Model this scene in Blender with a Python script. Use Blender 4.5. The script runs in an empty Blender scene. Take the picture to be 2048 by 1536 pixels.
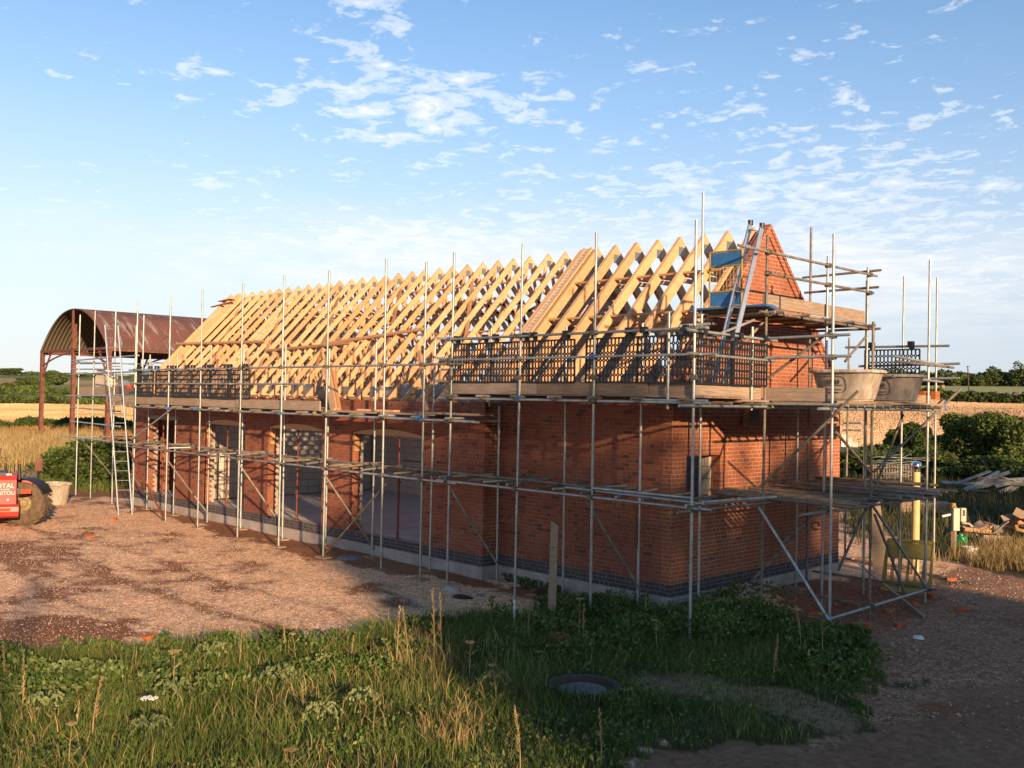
import bpy, math, random
import numpy as np
from mathutils import Vector, Matrix
random.seed(7); RNG = np.random.default_rng(11)
S = bpy.context.scene; COL = S.collection
rad = math.radians

# ------------------------------------------------------------------ camera
CAM = Vector((10.425, -14.190, 3.465))
FW = Vector((-0.71508, 0.69888, 0.01521)).normalized()
RT = Vector((0.69904, 0.71483, 0.01889)).normalized()
UP = RT.cross(FW).normalized(); RT = FW.cross(UP)
F = 1957.7                                     # focal length in pixels of a 2048 px wide frame
def ray(u, v): return FW + RT*((u-1024)/F) + UP*((768-v)/F)
def atX(u, v, X): d = ray(u, v); return CAM + d*((X-CAM.x)/d.x)
def atY(u, v, Y): d = ray(u, v); return CAM + d*((Y-CAM.y)/d.y)
def atZ(u, v, Z): d = ray(u, v); return CAM + d*((Z-CAM.z)/d.z)
def atRoof(u, v, off=0.0):
    d = ray(u, v); n = Vector((0, -1.0436, 1)); return CAM + d*((3.80+off-n.dot(CAM))/n.dot(d))
cd = bpy.data.cameras.new('camera'); cam = bpy.data.objects.new('camera', cd); COL.objects.link(cam)
m = Matrix((RT, UP, -FW)).transposed().to_4x4(); m.translation = CAM; cam.matrix_world = m
cd.sensor_width = 36; cd.lens = 36*F/2048; cd.clip_end = 6000; cd.clip_start = .1
S.camera = cam

# ------------------------------------------------------------------ helpers
def tag(o, label=None, cat=None, group=None, kind=None):
    if label: o['label'] = label
    if cat: o['category'] = cat
    if group: o['group'] = group
    if kind: o['kind'] = kind
    return o
def empty(name, loc, label, cat, group=None):
    o = bpy.data.objects.new(name, None); o.empty_display_size = .3; COL.objects.link(o); o.location = loc
    return tag(o, label, cat, group)
def link(name, me, parent=None, loc=None):
    o = bpy.data.objects.new(name, me); COL.objects.link(o)
    if parent: o.parent = parent
    if loc is not None: o.location = loc
    return o
def frame(d, up=Vector((0, 0, 1))):
    d = d.normalized()
    if abs(d.dot(up)) > .98: up = Vector((1, 0, 0))
    s = d.cross(up).normalized(); return d, s, s.cross(d).normalized()
class MB:
    def __init__(s): s.v = []; s.f = []; s.mi = []; s.m = 0
    def add(s, vs, fs):
        b = len(s.v); s.v += [tuple(v) for v in vs]
        for f in fs: s.f.append(tuple(b+i for i in f)); s.mi.append(s.m)
        return s
    def box(s, a, b):
        x0, y0, z0 = a; x1, y1, z1 = b
        return s.add([(x0,y0,z0),(x1,y0,z0),(x1,y1,z0),(x0,y1,z0),(x0,y0,z1),(x1,y0,z1),(x1,y1,z1),(x0,y1,z1)],
                     [(0,3,2,1),(4,5,6,7),(0,1,5,4),(1,2,6,5),(2,3,7,6),(3,0,4,7)])
    def beam(s, p, q, w, h, up=Vector((0,0,1)), twist=0):
        p = Vector(p); q = Vector(q); d, sd, u = frame(q-p, up)
        if twist: R = Matrix.Rotation(twist, 3, d); sd = R@sd; u = R@u
        vs = [c + sd*(a*w/2) + u*(b*h/2) for c in (p, q) for a, b in ((-1,-1),(1,-1),(1,1),(-1,1))]
        return s.add(vs, [(0,1,2,3),(7,6,5,4),(0,4,5,1),(1,5,6,2),(2,6,7,3),(3,7,4,0)])
    def tube(s, p, q, r, n=10, r2=None, cap=True):
        p = Vector(p); q = Vector(q); d, sd, u = frame(q-p); r2 = r if r2 is None else r2
        vs = [c + (sd*math.cos(2*math.pi*i/n) + u*math.sin(2*math.pi*i/n))*rr for c, rr in ((p, r), (q, r2)) for i in range(n)]
        fs = [(i, (i+1) % n, n+(i+1) % n, n+i) for i in range(n)]
        if cap: fs += [tuple(range(n))[::-1], tuple(range(n, 2*n))]
        return s.add(vs, fs)
    def poly(s, pts, ext):                    # planar polygon extruded along ext
        n = len(pts); e = Vector(ext); vs = [Vector(p) for p in pts] + [Vector(p)+e for p in pts]
        return s.add(vs, [tuple(range(n))[::-1], tuple(range(n, 2*n))] + [(i, (i+1) % n, n+(i+1) % n, n+i) for i in range(n)])
    def lathe(s, c, prof, n=20, ax=(0,0,1)):
        d, sd, u = frame(Vector(ax)); c = Vector(c); vs = []; k = len(prof)
        for r, z in prof:
            for i in range(n): a = 2*math.pi*i/n; vs.append(c + d*z + (sd*math.cos(a)+u*math.sin(a))*r)
        return s.add(vs, [(j*n+i, j*n+(i+1) % n, (j+1)*n+(i+1) % n, (j+1)*n+i) for j in range(k-1) for i in range(n)])
    def mesh(s, name, mats, org=(0,0,0), smooth=False):
        me = bpy.data.meshes.new(name); o = Vector(org)
        me.from_pydata([tuple(Vector(v)-o) for v in s.v], [], s.f)
        for mm in (mats if isinstance(mats, (list, tuple)) else [mats]): me.materials.append(mm)
        me.polygons.foreach_set('material_index', s.mi)
        if smooth:
            me.polygons.foreach_set('use_smooth', [True]*len(me.polygons))
            try: me.set_sharp_from_angle(angle=rad(40))
            except Exception: pass
        me.validate(); me.update(); return me
    def build(s, name, mats, parent=None, smooth=False, org=None):
        if org is None: org = parent_origin(parent) if parent else (0,0,0)
        o = link(name, s.mesh(name, mats, org, smooth), parent)
        if parent: o.location = Vector(org) - parent_origin(parent)
        else: o.location = org
        return o
def parent_origin(p):
    v = Vector((0,0,0))
    while p: v += p.location; p = p.parent
    return v
def npmesh(name, V, Fq, mat, uvcol=None):
    """V (n,3) array, Fq (m,k) faces of equal size"""
    me = bpy.data.meshes.new(name); k = Fq.shape[1]
    me.vertices.add(len(V)); me.vertices.foreach_set('co', V.astype(np.float32).ravel())
    me.loops.add(Fq.size); me.loops.foreach_set('vertex_index', Fq.astype(np.int32).ravel())
    me.polygons.add(len(Fq)); me.polygons.foreach_set('loop_start', np.arange(0, Fq.size, k, dtype=np.int32))
    me.materials.append(mat); me.update(calc_edges=True); return me

# ------------------------------------------------------------------ node materials
class NT:
    def __init__(s, name):
        s.m = bpy.data.materials.new(name); s.m.use_nodes = True; s.t = s.m.node_tree; s.n = s.t.nodes; s.l = s.t.links
        s.b = s.n['Principled BSDF']
    def new(s, typ, **kw):
        nd = s.n.new(typ)
        for k, v in kw.items():
            if k.startswith('i_'):
                key = k[2:]; key = int(key) if key.isdigit() else key.replace('_', ' ')
                s.put(nd.inputs[key], v)
            else: setattr(nd, k, v)
        return nd
    def put(s, sock, v):
        if isinstance(v, bpy.types.NodeSocket): s.l.new(v, sock)
        elif isinstance(v, bpy.types.Node): s.l.new(v.outputs[0], sock)
        else:
            if sock.type == 'RGBA' and len(v) == 3: v = (*v, 1)
            sock.default_value = v
    def math(s, op, a, b=None, c=None, clamp=False):
        nd = s.n.new('ShaderNodeMath'); nd.operation = op; nd.use_clamp = clamp
        for i, v in enumerate((a, b, c)):
            if v is not None: s.put(nd.inputs[i], v)
        return nd.outputs[0]
    def mix(s, f, a, b, blend='MIX'):
        nd = s.n.new('ShaderNodeMix'); nd.data_type = 'RGBA'; nd.blend_type = blend; nd.clamp_factor = True
        s.put(nd.inputs[0], f); s.put(nd.inputs[6], a); s.put(nd.inputs[7], b); return nd.outputs[2]
    def ramp(s, f, stops, interp='LINEAR'):
        nd = s.n.new('ShaderNodeValToRGB'); s.put(nd.inputs[0], f); e = nd.color_ramp.elements; nd.color_ramp.interpolation = interp
        while len(e) < len(stops): e.new(.5)
        for el, (p, c) in zip(e, stops): el.position = p; el.color = (*c, 1) if len(c) == 3 else c
        return nd.outputs[0]
    def noise(s, scale, detail=3, vec=None, rough=.55, dist=0):
        nd = s.n.new('ShaderNodeTexNoise'); nd.inputs['Scale'].default_value = scale; nd.inputs['Detail'].default_value = detail
        nd.inputs['Roughness'].default_value = rough; nd.inputs['Distortion'].default_value = dist
        if vec is not None: s.put(nd.inputs['Vector'], vec)
        return nd.outputs['Fac']
    def obj(s): return s.n.new('ShaderNodeTexCoord').outputs['Object']
    def pos(s): return s.n.new('ShaderNodeNewGeometry').outputs['Position']
    def scl(s, vec, sc):
        nd = s.n.new('ShaderNodeVectorMath'); nd.operation = 'MULTIPLY'; s.put(nd.inputs[0], vec); nd.inputs[1].default_value = sc; return nd.outputs[0]
    def bump(s, h, dist=.01, st=1.0):
        nd = s.n.new('ShaderNodeBump'); nd.inputs['Strength'].default_value = st; nd.inputs['Distance'].default_value = dist
        s.put(nd.inputs['Height'], h); s.l.new(nd.outputs[0], s.b.inputs['Normal'])
    def out(s, col, rough=.8, metal=0, spec=None):
        s.put(s.b.inputs['Base Color'], col); s.put(s.b.inputs['Roughness'], rough); s.put(s.b.inputs['Metallic'], metal)
        if spec is not None: s.put(s.b.inputs['Specular IOR Level'], spec)
        return s.m
def simple(name, c, var=.25, scale=6, rough=.7, metal=0, bump=0, c2=None, stretch=(1,1,1), spec=None):
    t = NT(name); v = t.scl(t.obj(), stretch); n = t.noise(scale, 5, v)
    a = c; b = c2 or tuple(x*(1-var) for x in c)
    col = t.mix(t.ramp(n, [(.35, (0,0,0)), (.68, (1,1,1))]), b, a)
    if bump: t.bump(t.noise(scale*6, 3, v), bump)
    return t.out(col, rough, metal, spec)

def brick_mat(name, bricks, mortar, bw=.225, bh=.075, mw=.010, dark=None, darkp=.12, bumpd=.004, mvar=(.5,1.0)):
    """bricks laid by x+y along the wall and z up; each brick picks its own colour"""
    t = NT(name); sp = t.new('ShaderNodeSeparateXYZ'); t.put(sp.inputs[0], t.obj())
    u = t.math('ADD', sp.outputs[0], sp.outputs[1]); z = sp.outputs[2]
    row = t.math('FLOOR', t.math('DIVIDE', z, bh))
    off = t.math('MULTIPLY', t.math('MODULO', t.math('ABSOLUTE', row), 2.0), .5)
    wn0 = t.new('ShaderNodeTexWhiteNoise', noise_dimensions='1D'); t.put(wn0.inputs['W'], row)
    off = t.math('ADD', off, t.math('MULTIPLY', t.math('FLOOR', t.math('MULTIPLY', wn0.outputs['Value'], 3.0)), .25))
    uc = t.math('ADD', t.math('DIVIDE', u, bw), off); col = t.math('FLOOR', uc); fu = t.math('FRACT', uc)
    fz = t.math('FRACT', t.math('DIVIDE', z, bh))
    # some stretchers are split into two headers
    cb = t.new('ShaderNodeCombineXYZ'); t.put(cb.inputs[0], col); t.put(cb.inputs[1], row)
    wn = t.new('ShaderNodeTexWhiteNoise', noise_dimensions='3D'); t.put(wn.inputs['Vector'], cb.outputs[0])
    split = t.math('GREATER_THAN', wn.outputs['Value'], .74) if bw < .3 else 0.0
    half = t.math('MULTIPLY', split, t.math('GREATER_THAN', fu, .5))
    fu2 = t.math('ADD', t.math('MULTIPLY', fu, t.math('SUBTRACT', 1.0, split)), t.math('MULTIPLY', split, t.math('FRACT', t.math('MULTIPLY', fu, 2.0))))
    bwe = t.math('SUBTRACT', bw, t.math('MULTIPLY', split, bw/2))
    cb2 = t.new('ShaderNodeCombineXYZ'); t.put(cb2.inputs[0], col); t.put(cb2.inputs[1], row); t.put(cb2.inputs[2], half)
    wn2 = t.new('ShaderNodeTexWhiteNoise', noise_dimensions='3D'); t.put(wn2.inputs['Vector'], t.scl(cb2.outputs[0], (1.13, 1.71, 7.3)))
    # distance to the joint in metres, wobbling a little
    wob = t.math('MULTIPLY', t.math('SUBTRACT', t.noise(60, 2, t.obj()), .5), .006)
    du = t.math('MULTIPLY', t.math('MINIMUM', fu2, t.math('SUBTRACT', 1.0, fu2)), bwe)
    dz = t.math('MULTIPLY', t.math('MINIMUM', fz, t.math('SUBTRACT', 1.0, fz)), bh)
    d = t.math('ADD', t.math('MINIMUM', du, dz), wob)
    mort = t.math('SUBTRACT', 1.0, t.math('DIVIDE', t.math('SUBTRACT', d, mw*.30), mw*.35, clamp=True), clamp=True)
    big = t.noise(.9, 4, t.obj())
    bc = t.ramp(wn2.outputs['Value'], bricks, 'LINEAR')
    if dark:
        sel = t.math('GREATER_THAN', t.math('ADD', t.math('FRACT', t.math('MULTIPLY', wn2.outputs['Value'], 57.3)), t.math('MULTIPLY', t.math('SUBTRACT', big, .5), .5)), 1-darkp)
        bc = t.mix(sel, bc, dark)
    bc = t.mix(t.math('MULTIPLY', t.noise(45, 4, t.obj()), .45), bc, tuple(x*.45 for x in bricks[0][1]))
    mc = t.mix(t.ramp(t.noise(1.6, 5, t.obj()), [(.38, (0,0,0)), (.62, (1,1,1))]), tuple(x*mvar[0] for x in mortar), tuple(x*mvar[1] for x in mortar))
    colr = t.mix(mort, bc, mc)
    eff = t.math('MULTIPLY', t.ramp(t.noise(1.1, 6, t.scl(t.obj(), (1, 1, 2.2)), .7), [(.60, (0,0,0)), (.74, (1,1,1))]), t.math('MULTIPLY', t.noise(25, 3, t.obj()), .55)); colr = t.mix(eff, colr, (.44,.33,.27) if bw < .3 else (.6,.55,.5))
    colr = t.mix(.35, colr, t.ramp(t.noise(.6, 5, t.obj()), [(.3, (.55,.5,.5)), (.7, (1.25,1.2,1.15))]), 'MULTIPLY')
    t.bump(t.math('SUBTRACT', t.math('MULTIPLY', t.noise(90, 3, t.obj()), .3), mort), bumpd)
    return t.out(colr, .88)

M = {}
M['brick'] = brick_mat('shaded_red_brick', [(0, (.25,.062,.028)), (.5, (.30,.082,.037)), (.8, (.345,.105,.048)), (1, (.27,.070,.032))], (.33,.235,.17), dark=(.13,.048,.034), darkp=.08, mvar=(.55,1.0))  # long-wall copy of the brick, darkened to carry its shade in the colour
M['brick_lit'] = brick_mat('lit_red_brick', [(0, (.32,.082,.032)), (.5, (.38,.112,.045)), (1, (.34,.092,.036))], (.52,.37,.265), mw=.0115, dark=(.20,.065,.038), darkp=.04, mvar=(.62,1.0))  # same brick in a paler copy for the faces the sun strikes
M['blue_brick'] = brick_mat('blue_engineering_brick', [(0, (.055,.048,.055)), (1, (.095,.075,.075))], (.30,.25,.21), darkp=.1, mvar=(.7,1))
M['party'] = brick_mat('party_brick', [(0, (.42,.24,.15)), (1, (.50,.32,.22))], (.66,.56,.46), mw=.045, mvar=(.8,1))
M['block'] = brick_mat('concrete_block', [(0, (.60,.51,.42)), (.5, (.66,.56,.47)), (1, (.63,.54,.45))], (.20,.17,.15), bw=.45, bh=.225, mw=.014, mvar=(.8,1))  # block colour lifted to stand in for light inside the rooms
M['block_leaf_dim'] = brick_mat('block_leaf_dim', [(0, (.36,.30,.24)), (1, (.42,.35,.28))], (.14,.12,.11), bw=.45, bh=.225, mw=.014, mvar=(.8,1))  # dimmer copy of the block, toned down where sun hits the leaf
M['concrete'] = simple('footing_concrete', (.44,.36,.31), .35, 3, .9, bump=.004)
M['slab'] = simple('floor_slab', (.48,.42,.38), .2, 1.5, .8)
def timber(name, a, b, gs=14, rough=.65, st=(1.0, .35, 1.0)):
    t = NT(name); o = t.obj(); oi = t.new('ShaderNodeObjectInfo')
    n = t.noise(gs, 6, t.scl(o, st), .6, .6); r = t.new('ShaderNodeNewGeometry').outputs['Random Per Island']
    col = t.mix(t.ramp(n, [(.3, (0,0,0)), (.7, (1,1,1))]), a, b)
    col = t.mix(.5, col, t.ramp(r, [(0, (.82,.78,.74)), (1, (1.15,1.12,1.08))]), 'MULTIPLY')
    col = t.mix(.9, col, t.ramp(oi.outputs['Random'], [(0, (.78,.74,.70)), (.5, (1,1,1)), (1, (1.12,1.10,1.12))]), 'MULTIPLY')
    kn = t.new('ShaderNodeTexVoronoi'); kn.inputs['Scale'].default_value = 3.1; t.put(kn.inputs['Vector'], o)
    col = t.mix(t.math('LESS_THAN', kn.outputs['Distance'], .06), col, (.20,.09,.035))
    t.bump(n, .002); return t.out(col, rough)
M['pine'] = timber('new_pine', (.50,.27,.125), (.65,.385,.20))
M['pine2'] = timber('pine_dark', (.40,.19,.07), (.52,.28,.12))
M['board'] = timber('weathered_board', (.20,.14,.10), (.40,.295,.21), 6, .85, (.5,.5,7))
M['board2'] = timber('old_board', (.20,.13,.082), (.37,.26,.17), 6, .85, (.6,.6,6))
M['plate'] = simple('nail_plate', (.35,.34,.33), .3, 60, .45, .7)
def galv(name, a, b, metal=.55, rough=.42):
    t = NT(name); o = t.obj(); col = t.mix(t.ramp(t.noise(5, 5, o), [(.35,(0,0,0)), (.7,(1,1,1))]), a, b)
    r = t.new('ShaderNodeObjectInfo').outputs['Random']; col = t.mix(.6, col, t.ramp(r, [(0,(.7,.68,.62)), (1,(1.15,1.15,1.15))]), 'MULTIPLY')
    col = t.mix(t.ramp(t.noise(9, 4, o), [(.62,(0,0,0)), (.75,(.6,.6,.6))]), col, (.16,.10,.06))
    return t.out(col, t.math('ADD', t.math('MULTIPLY', t.noise(12, 3, o), .25), rough-.1), metal)
M['galv'] = galv('galvanised_tube', (.30,.31,.29), (.50,.50,.46))
M['old_tube'] = galv('weathered_tube', (.13,.10,.075), (.29,.245,.19), .2, .65)
M['alu'] = simple('aluminium', (.42,.43,.44), .15, 8, .35, .8)
M['coupler'] = simple('coupler_steel', (.12,.095,.065), .5, 20, .6, .5, c2=(.20,.17,.12))
M['blue'] = simple('blue_paint', (.035,.15,.36), .3, 9, .5)
M['yellow'] = simple('yellow_paint', (.38,.26,.035), .3, 9, .45)
M['black'] = simple('black_plastic', (.016,.017,.020), .4, 9, .45)
M['redpaint'] = simple('red_paint', (.58,.022,.016), .12, 4, .45, c2=(.36,.045,.028))
M['prop'] = simple('prop_red_oxide', (.20,.05,.025), .4, 14, .6)
M['rust'] = simple('rusty_steel', (.20,.065,.035), .5, 4, .8, c2=(.10,.035,.022))
M['tub'] = simple('tub_plastic', (.50,.42,.34), .3, 5, .8, c2=(.29,.225,.165), stretch=(2.2,2.2,.5), bump=.002)
M['logo'] = simple('faded_print', (.12,.10,.09), .5, 30, .8)
M['greyplastic'] = simple('grey_membrane', (.16,.17,.19), .2, 6, .5)
M['tyre'] = simple('dusty_tyre', (.16,.10,.055), .5, 8, .95, c2=(.07,.05,.035), bump=.004)
M['darkmetal'] = simple('dark_metal', (.04,.038,.036), .4, 8, .5, .3)
M['white'] = simple('white_paint', (.72,.70,.66), .15, 8, .5)
M['chrome'] = simple('chrome_cap', (.8,.8,.8), .1, 8, .12, 1.0)
M['orangebrick'] = simple('orange_block', (.50,.13,.035), .35, 9, .8)
M['greywood'] = timber('grey_timber', (.16,.165,.17), (.30,.30,.30), 8, .85)
M['green'] = simple('green_plastic', (.02,.30,.07), .2, 8, .4)
M['redlens'] = simple('red_lens', (.75,.05,.02), .1, 5, .2)
M['grnmetal'] = simple('roof_green_sheet', (.26,.30,.23), .3, 3, .7)
# ------------------------------------------------------------------ light
SUN_EL = 13.0; AS = Vector((-.930, .367, 0)).normalized()      # horizontal direction the light travels
sund = Vector((AS.x*math.cos(rad(SUN_EL)), AS.y*math.cos(rad(SUN_EL)), -math.sin(rad(SUN_EL))))
sl = bpy.data.lights.new('sun', 'SUN'); sl.energy = 5.0; sl.angle = rad(.95); sl.color = (1, .71, .43)
so = bpy.data.objects.new('sun', sl); COL.objects.link(so); so.rotation_euler = sund.to_track_quat('-Z', 'Y').to_euler()
w = bpy.data.worlds.new("World"); S.world = w; w.use_nodes = True; wt = w.node_tree; wn = wt.nodes; wl = wt.links
bg = wn['Background']; bg.inputs[1].default_value = .102
class WT(NT):
    def __init__(s): s.t = wt; s.n = wn; s.l = wl
t = WT()
sky = t.new('ShaderNodeTexSky', sky_type='NISHITA', sun_disc=False, sun_elevation=rad(SUN_EL), air_density=1.0, dust_density=.6, ozone_density=2.2)
sky.sun_rotation = math.atan2(-AS.x, -AS.y)      # towards the sun, clockwise from +Y
sky.altitude = 100
g = t.new('ShaderNodeTexCoord').outputs['Generated']
sp = t.new('ShaderNodeSeparateXYZ'); t.put(sp.inputs[0], g); dz = sp.outputs[2]
def dotn(v):
    nd = t.new('ShaderNodeVectorMath', operation='DOT_PRODUCT'); t.put(nd.inputs[0], g); nd.inputs[1].default_value = v; return nd.outputs['Value']
FH = Vector((FW.x, FW.y, 0)).normalized(); RH = Vector((-FH.y, FH.x, 0))*-1
az = t.math('ARCTAN2', dotn(RH), dotn(FH))              # bearing and height over the horizon, in radians
el = t.math('ARCSINE', dz)
zz = t.math('ADD', t.math('MAXIMUM', dz, 0.0), .07)
cv = t.new('ShaderNodeCombineXYZ'); t.put(cv.inputs[0], t.math('DIVIDE', sp.outputs[0], zz)); t.put(cv.inputs[1], t.math('DIVIDE', sp.outputs[1], zz)); cv = cv.outputs[0]
def patch(a, e, ra, re):
    u_ = t.math('DIVIDE', t.math('SUBTRACT', az, a), ra); v_ = t.math('DIVIDE', t.math('SUBTRACT', el, e), re)
    return t.math('EXPONENT', t.math('MULTIPLY', t.math('ADD', t.math('MULTIPLY', u_, u_), t.math('MULTIPLY', v_, v_)), -1.0))
big = t.noise(1.3, 3, cv, .5, .4); small = t.noise(8.5, 5, cv, .6, .5); fine = t.noise(27, 4, cv, .6)
cover = t.math('ADD', t.math('MULTIPLY', patch(-.13, .285, .15, .040), .27), -.055)
for a, e, ra, re, k in ((-.05, .155, .42, .045, .27), (.02, .215, .38, .022, .17), (.30, .19, .22, .05, .20), (.46, .13, .22, .10, .16), (.15, .30, .28, .06, .13), (-.15, .37, .12, .03, .10), (.33, .25, .3, .05, .07), (-.46, .34, .14, .06, .08), (.12, .38, .10, .04, .10)):
    cover = t.math('ADD', cover, t.math('MULTIPLY', patch(a, e, ra, re), k*(.72 if a > .2 or e < .25 else 1)))
dens = t.math('ADD', cover, t.math('MULTIPLY', t.math('SUBTRACT', small, .5), 1.25)); dens = t.math('ADD', dens, t.math('MULTIPLY', t.math('SUBTRACT', big, .5), .4)); dens = t.math('ADD', dens, t.math('MULTIPLY', t.math('SUBTRACT', fine, .5), .35))
cl = t.ramp(dens, [(.13, (0,0,0)), (.27, (.38,)*3), (.52, (.85,)*3)], 'EASE')
low = t.ramp(dz, [(.0, (.1,)*3), (.05, (.3,)*3), (.10, (.6,)*3), (.20, (.8,)*3), (.26, (1,)*3)])
cl = t.math('MULTIPLY', cl, low)
skc = t.mix(1.0, sky.outputs[0], (.77, .985, 1.13), 'MULTIPLY')
haze = t.ramp(dz, [(0, (.9,)*3), (.07, (.82,)*3), (.16, (.58,)*3), (.28, (.24,)*3), (.45, (0,)*3)])
warm = t.math('ADD', t.math('MULTIPLY', az, 1.0), .5, clamp=True)
skc = t.mix(haze, skc, t.mix(warm, (4.9, 4.95, 5.05), (3.6, 3.85, 4.45)))
veil = t.math('MULTIPLY', t.math('ADD', patch(-.05, .135, .34, .042), t.math('MULTIPLY', patch(.38, .12, .2, .05), .7)), t.ramp(t.noise(2.6, 5, cv, .6), [(.34, (.25,)*3), (.62, (.85,)*3)]))
skc = t.mix(veil, skc, (5.6, 5.5, 5.45))
skc = t.mix(cl, skc, (6.3, 6.2, 6.2))
wl.new(skc, bg.inputs[0])
S.view_settings.view_transform = 'Standard'; S.view_settings.look = 'None'; S.view_settings.gamma = 1; S.view_settings.exposure = .88
S.cycles.max_bounces = 6; S.cycles.diffuse_bounces = 3; S.cycles.glossy_bounces = 2; S.cycles.caustics_reflective = False; S.cycles.caustics_refractive = False

# ------------------------------------------------------------------ ground
GZ = -.25
def vnoise(x, y, s, seed=0):
    """cheap smooth value noise on numpy arrays, 0..1"""
    x = np.asarray(x, float)*s; y = np.asarray(y, float)*s; xi = np.floor(x); yi = np.floor(y); fx = x-xi; fy = y-yi
    fx = fx*fx*(3-2*fx); fy = fy*fy*(3-2*fy)
    def h(a, b): v = np.sin(a*127.1+b*311.7+seed*74.7)*43758.5453; return v-np.floor(v)
    return (h(xi,yi)*(1-fx)+h(xi+1,yi)*fx)*(1-fy)+(h(xi,yi+1)*(1-fx)+h(xi+1,yi+1)*fx)*fy
def far_z(d, ang):
    l = np.interp(d, [0, 145, 210, 300, 345, 450, 620, 700, 3000], [0, 0, 1.0, 2.2, 3.9, 6.5, 11.4, 11.6, 11.6])
    r = np.interp(d, [0, 150, 200, 262, 330, 600, 700, 3000], [0, 0, 3.6, 5.2, 8.2, 15.6, 16.5, 16.5]); w_ = np.clip((ang-128)/8, 0, 1); return r*(1-w_)+l*w_
def ground_z(x, y):
    x = np.asarray(x, float); y = np.asarray(y, float); d = np.hypot(x-CAM.x, y-CAM.y)
    z = GZ + far_z(d, np.degrees(np.arctan2(y-CAM.y, x-CAM.x))) + (vnoise(x, y, .35, 1)-.5)*.07 + (vnoise(x, y, 1.3, 2)-.5)*.035*(d < 60)
    z = z + (vnoise(x, y, .02, 3)-.5)*np.clip((d-160)/90, 0, 1.6)
    # rough ground: a low spoil bank on the right behind the yard, soil thrown up along the wall
    b = np.exp(-(((x-4.4)/2.2)**2+((y+.3)/2.0)**2)); z = z + .18*b
    return z
def gz(x, y): return float(ground_z(x, y))
def P2(pts): return np.array([[atZ(u, v, GZ).x, atZ(u, v, GZ).y] for u, v in pts])
def inpoly(x, y, P):
    r = np.zeros(len(x), bool); n = len(P); j = n-1
    for i in range(n):
        xi, yi = P[i]; xj, yj = P[j]
        c = ((yi > y) != (yj > y)) & (x < (xj-xi)*(y-yi)/((yj-yi) if yj != yi else 1e-9)+xi); r ^= c; j = i
    return r
GRASS = [P2(p) for p in (
    [(-300,1330),(0,1322),(120,1305),(330,1292),(520,1286),(680,1292),(760,1250),(850,1235),(930,1228),(1000,1238),(1090,1228),(1150,1190),(1330,1222),(1420,1208),(1560,1235),(1680,1272),(1730,1330),(1765,1400),(1740,1465),(1560,1478),(1400,1490),(1290,1545),(1200,1800),(-600,2000)],
    [(1010,1140),(1130,1158),(1150,1188),(1090,1180),(1000,1160)],
    [(1850,1108),(1900,1120),(1960,1140),(2060,1160),(2400,1200),(2400,905),(1700,905),(1690,1010),(1700,1075),(1760,1060),(1830,1090)],
    [(1860,1150),(1930,1165),(1900,1178),(1840,1160)],
    [(-400,975),(0,962),(120,962),(200,975),(262,968),(268,880),(-400,880)],
    [(1780,1370),(1900,1385),(1850,1400),(1770,1390)])]
def grass_mask(x, y, jit=.35):
    x = np.asarray(x, float); y = np.asarray(y, float)
    jx = (vnoise(x, y, 2.1, 5)-.5)*2*jit + (vnoise(x, y, 6, 6)-.5)*jit; jy = (vnoise(x, y, 2.1, 7)-.5)*2*jit + (vnoise(x, y, 6, 8)-.5)*jit
    r = np.zeros(len(x), bool)
    for P in GRASS: r |= inpoly(x+jx, y+jy, P)
    return r
SOIL = [P2(p) for p in ([(268,985),(340,1005),(560,1068),(840,1130),(990,1140),(990,1170),(820,1150),(640,1120),(480,1075),(330,1035),(262,1015)],
    [(0,1240),(90,1225),(230,1235),(300,1270),(250,1300),(0,1330),(-200,1330),(-200,1240)], [(1290,1500),(1500,1480),(1700,1480),(1900,1440),(2100,1330),(2400,1300),(2400,2000),(1100,2000)],
    [(1520,1180),(1700,1150),(1860,1180),(1800,1260),(1700,1240),(1560,1230)], [(120,960),(268,970),(262,1000),(130,985)])]
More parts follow.
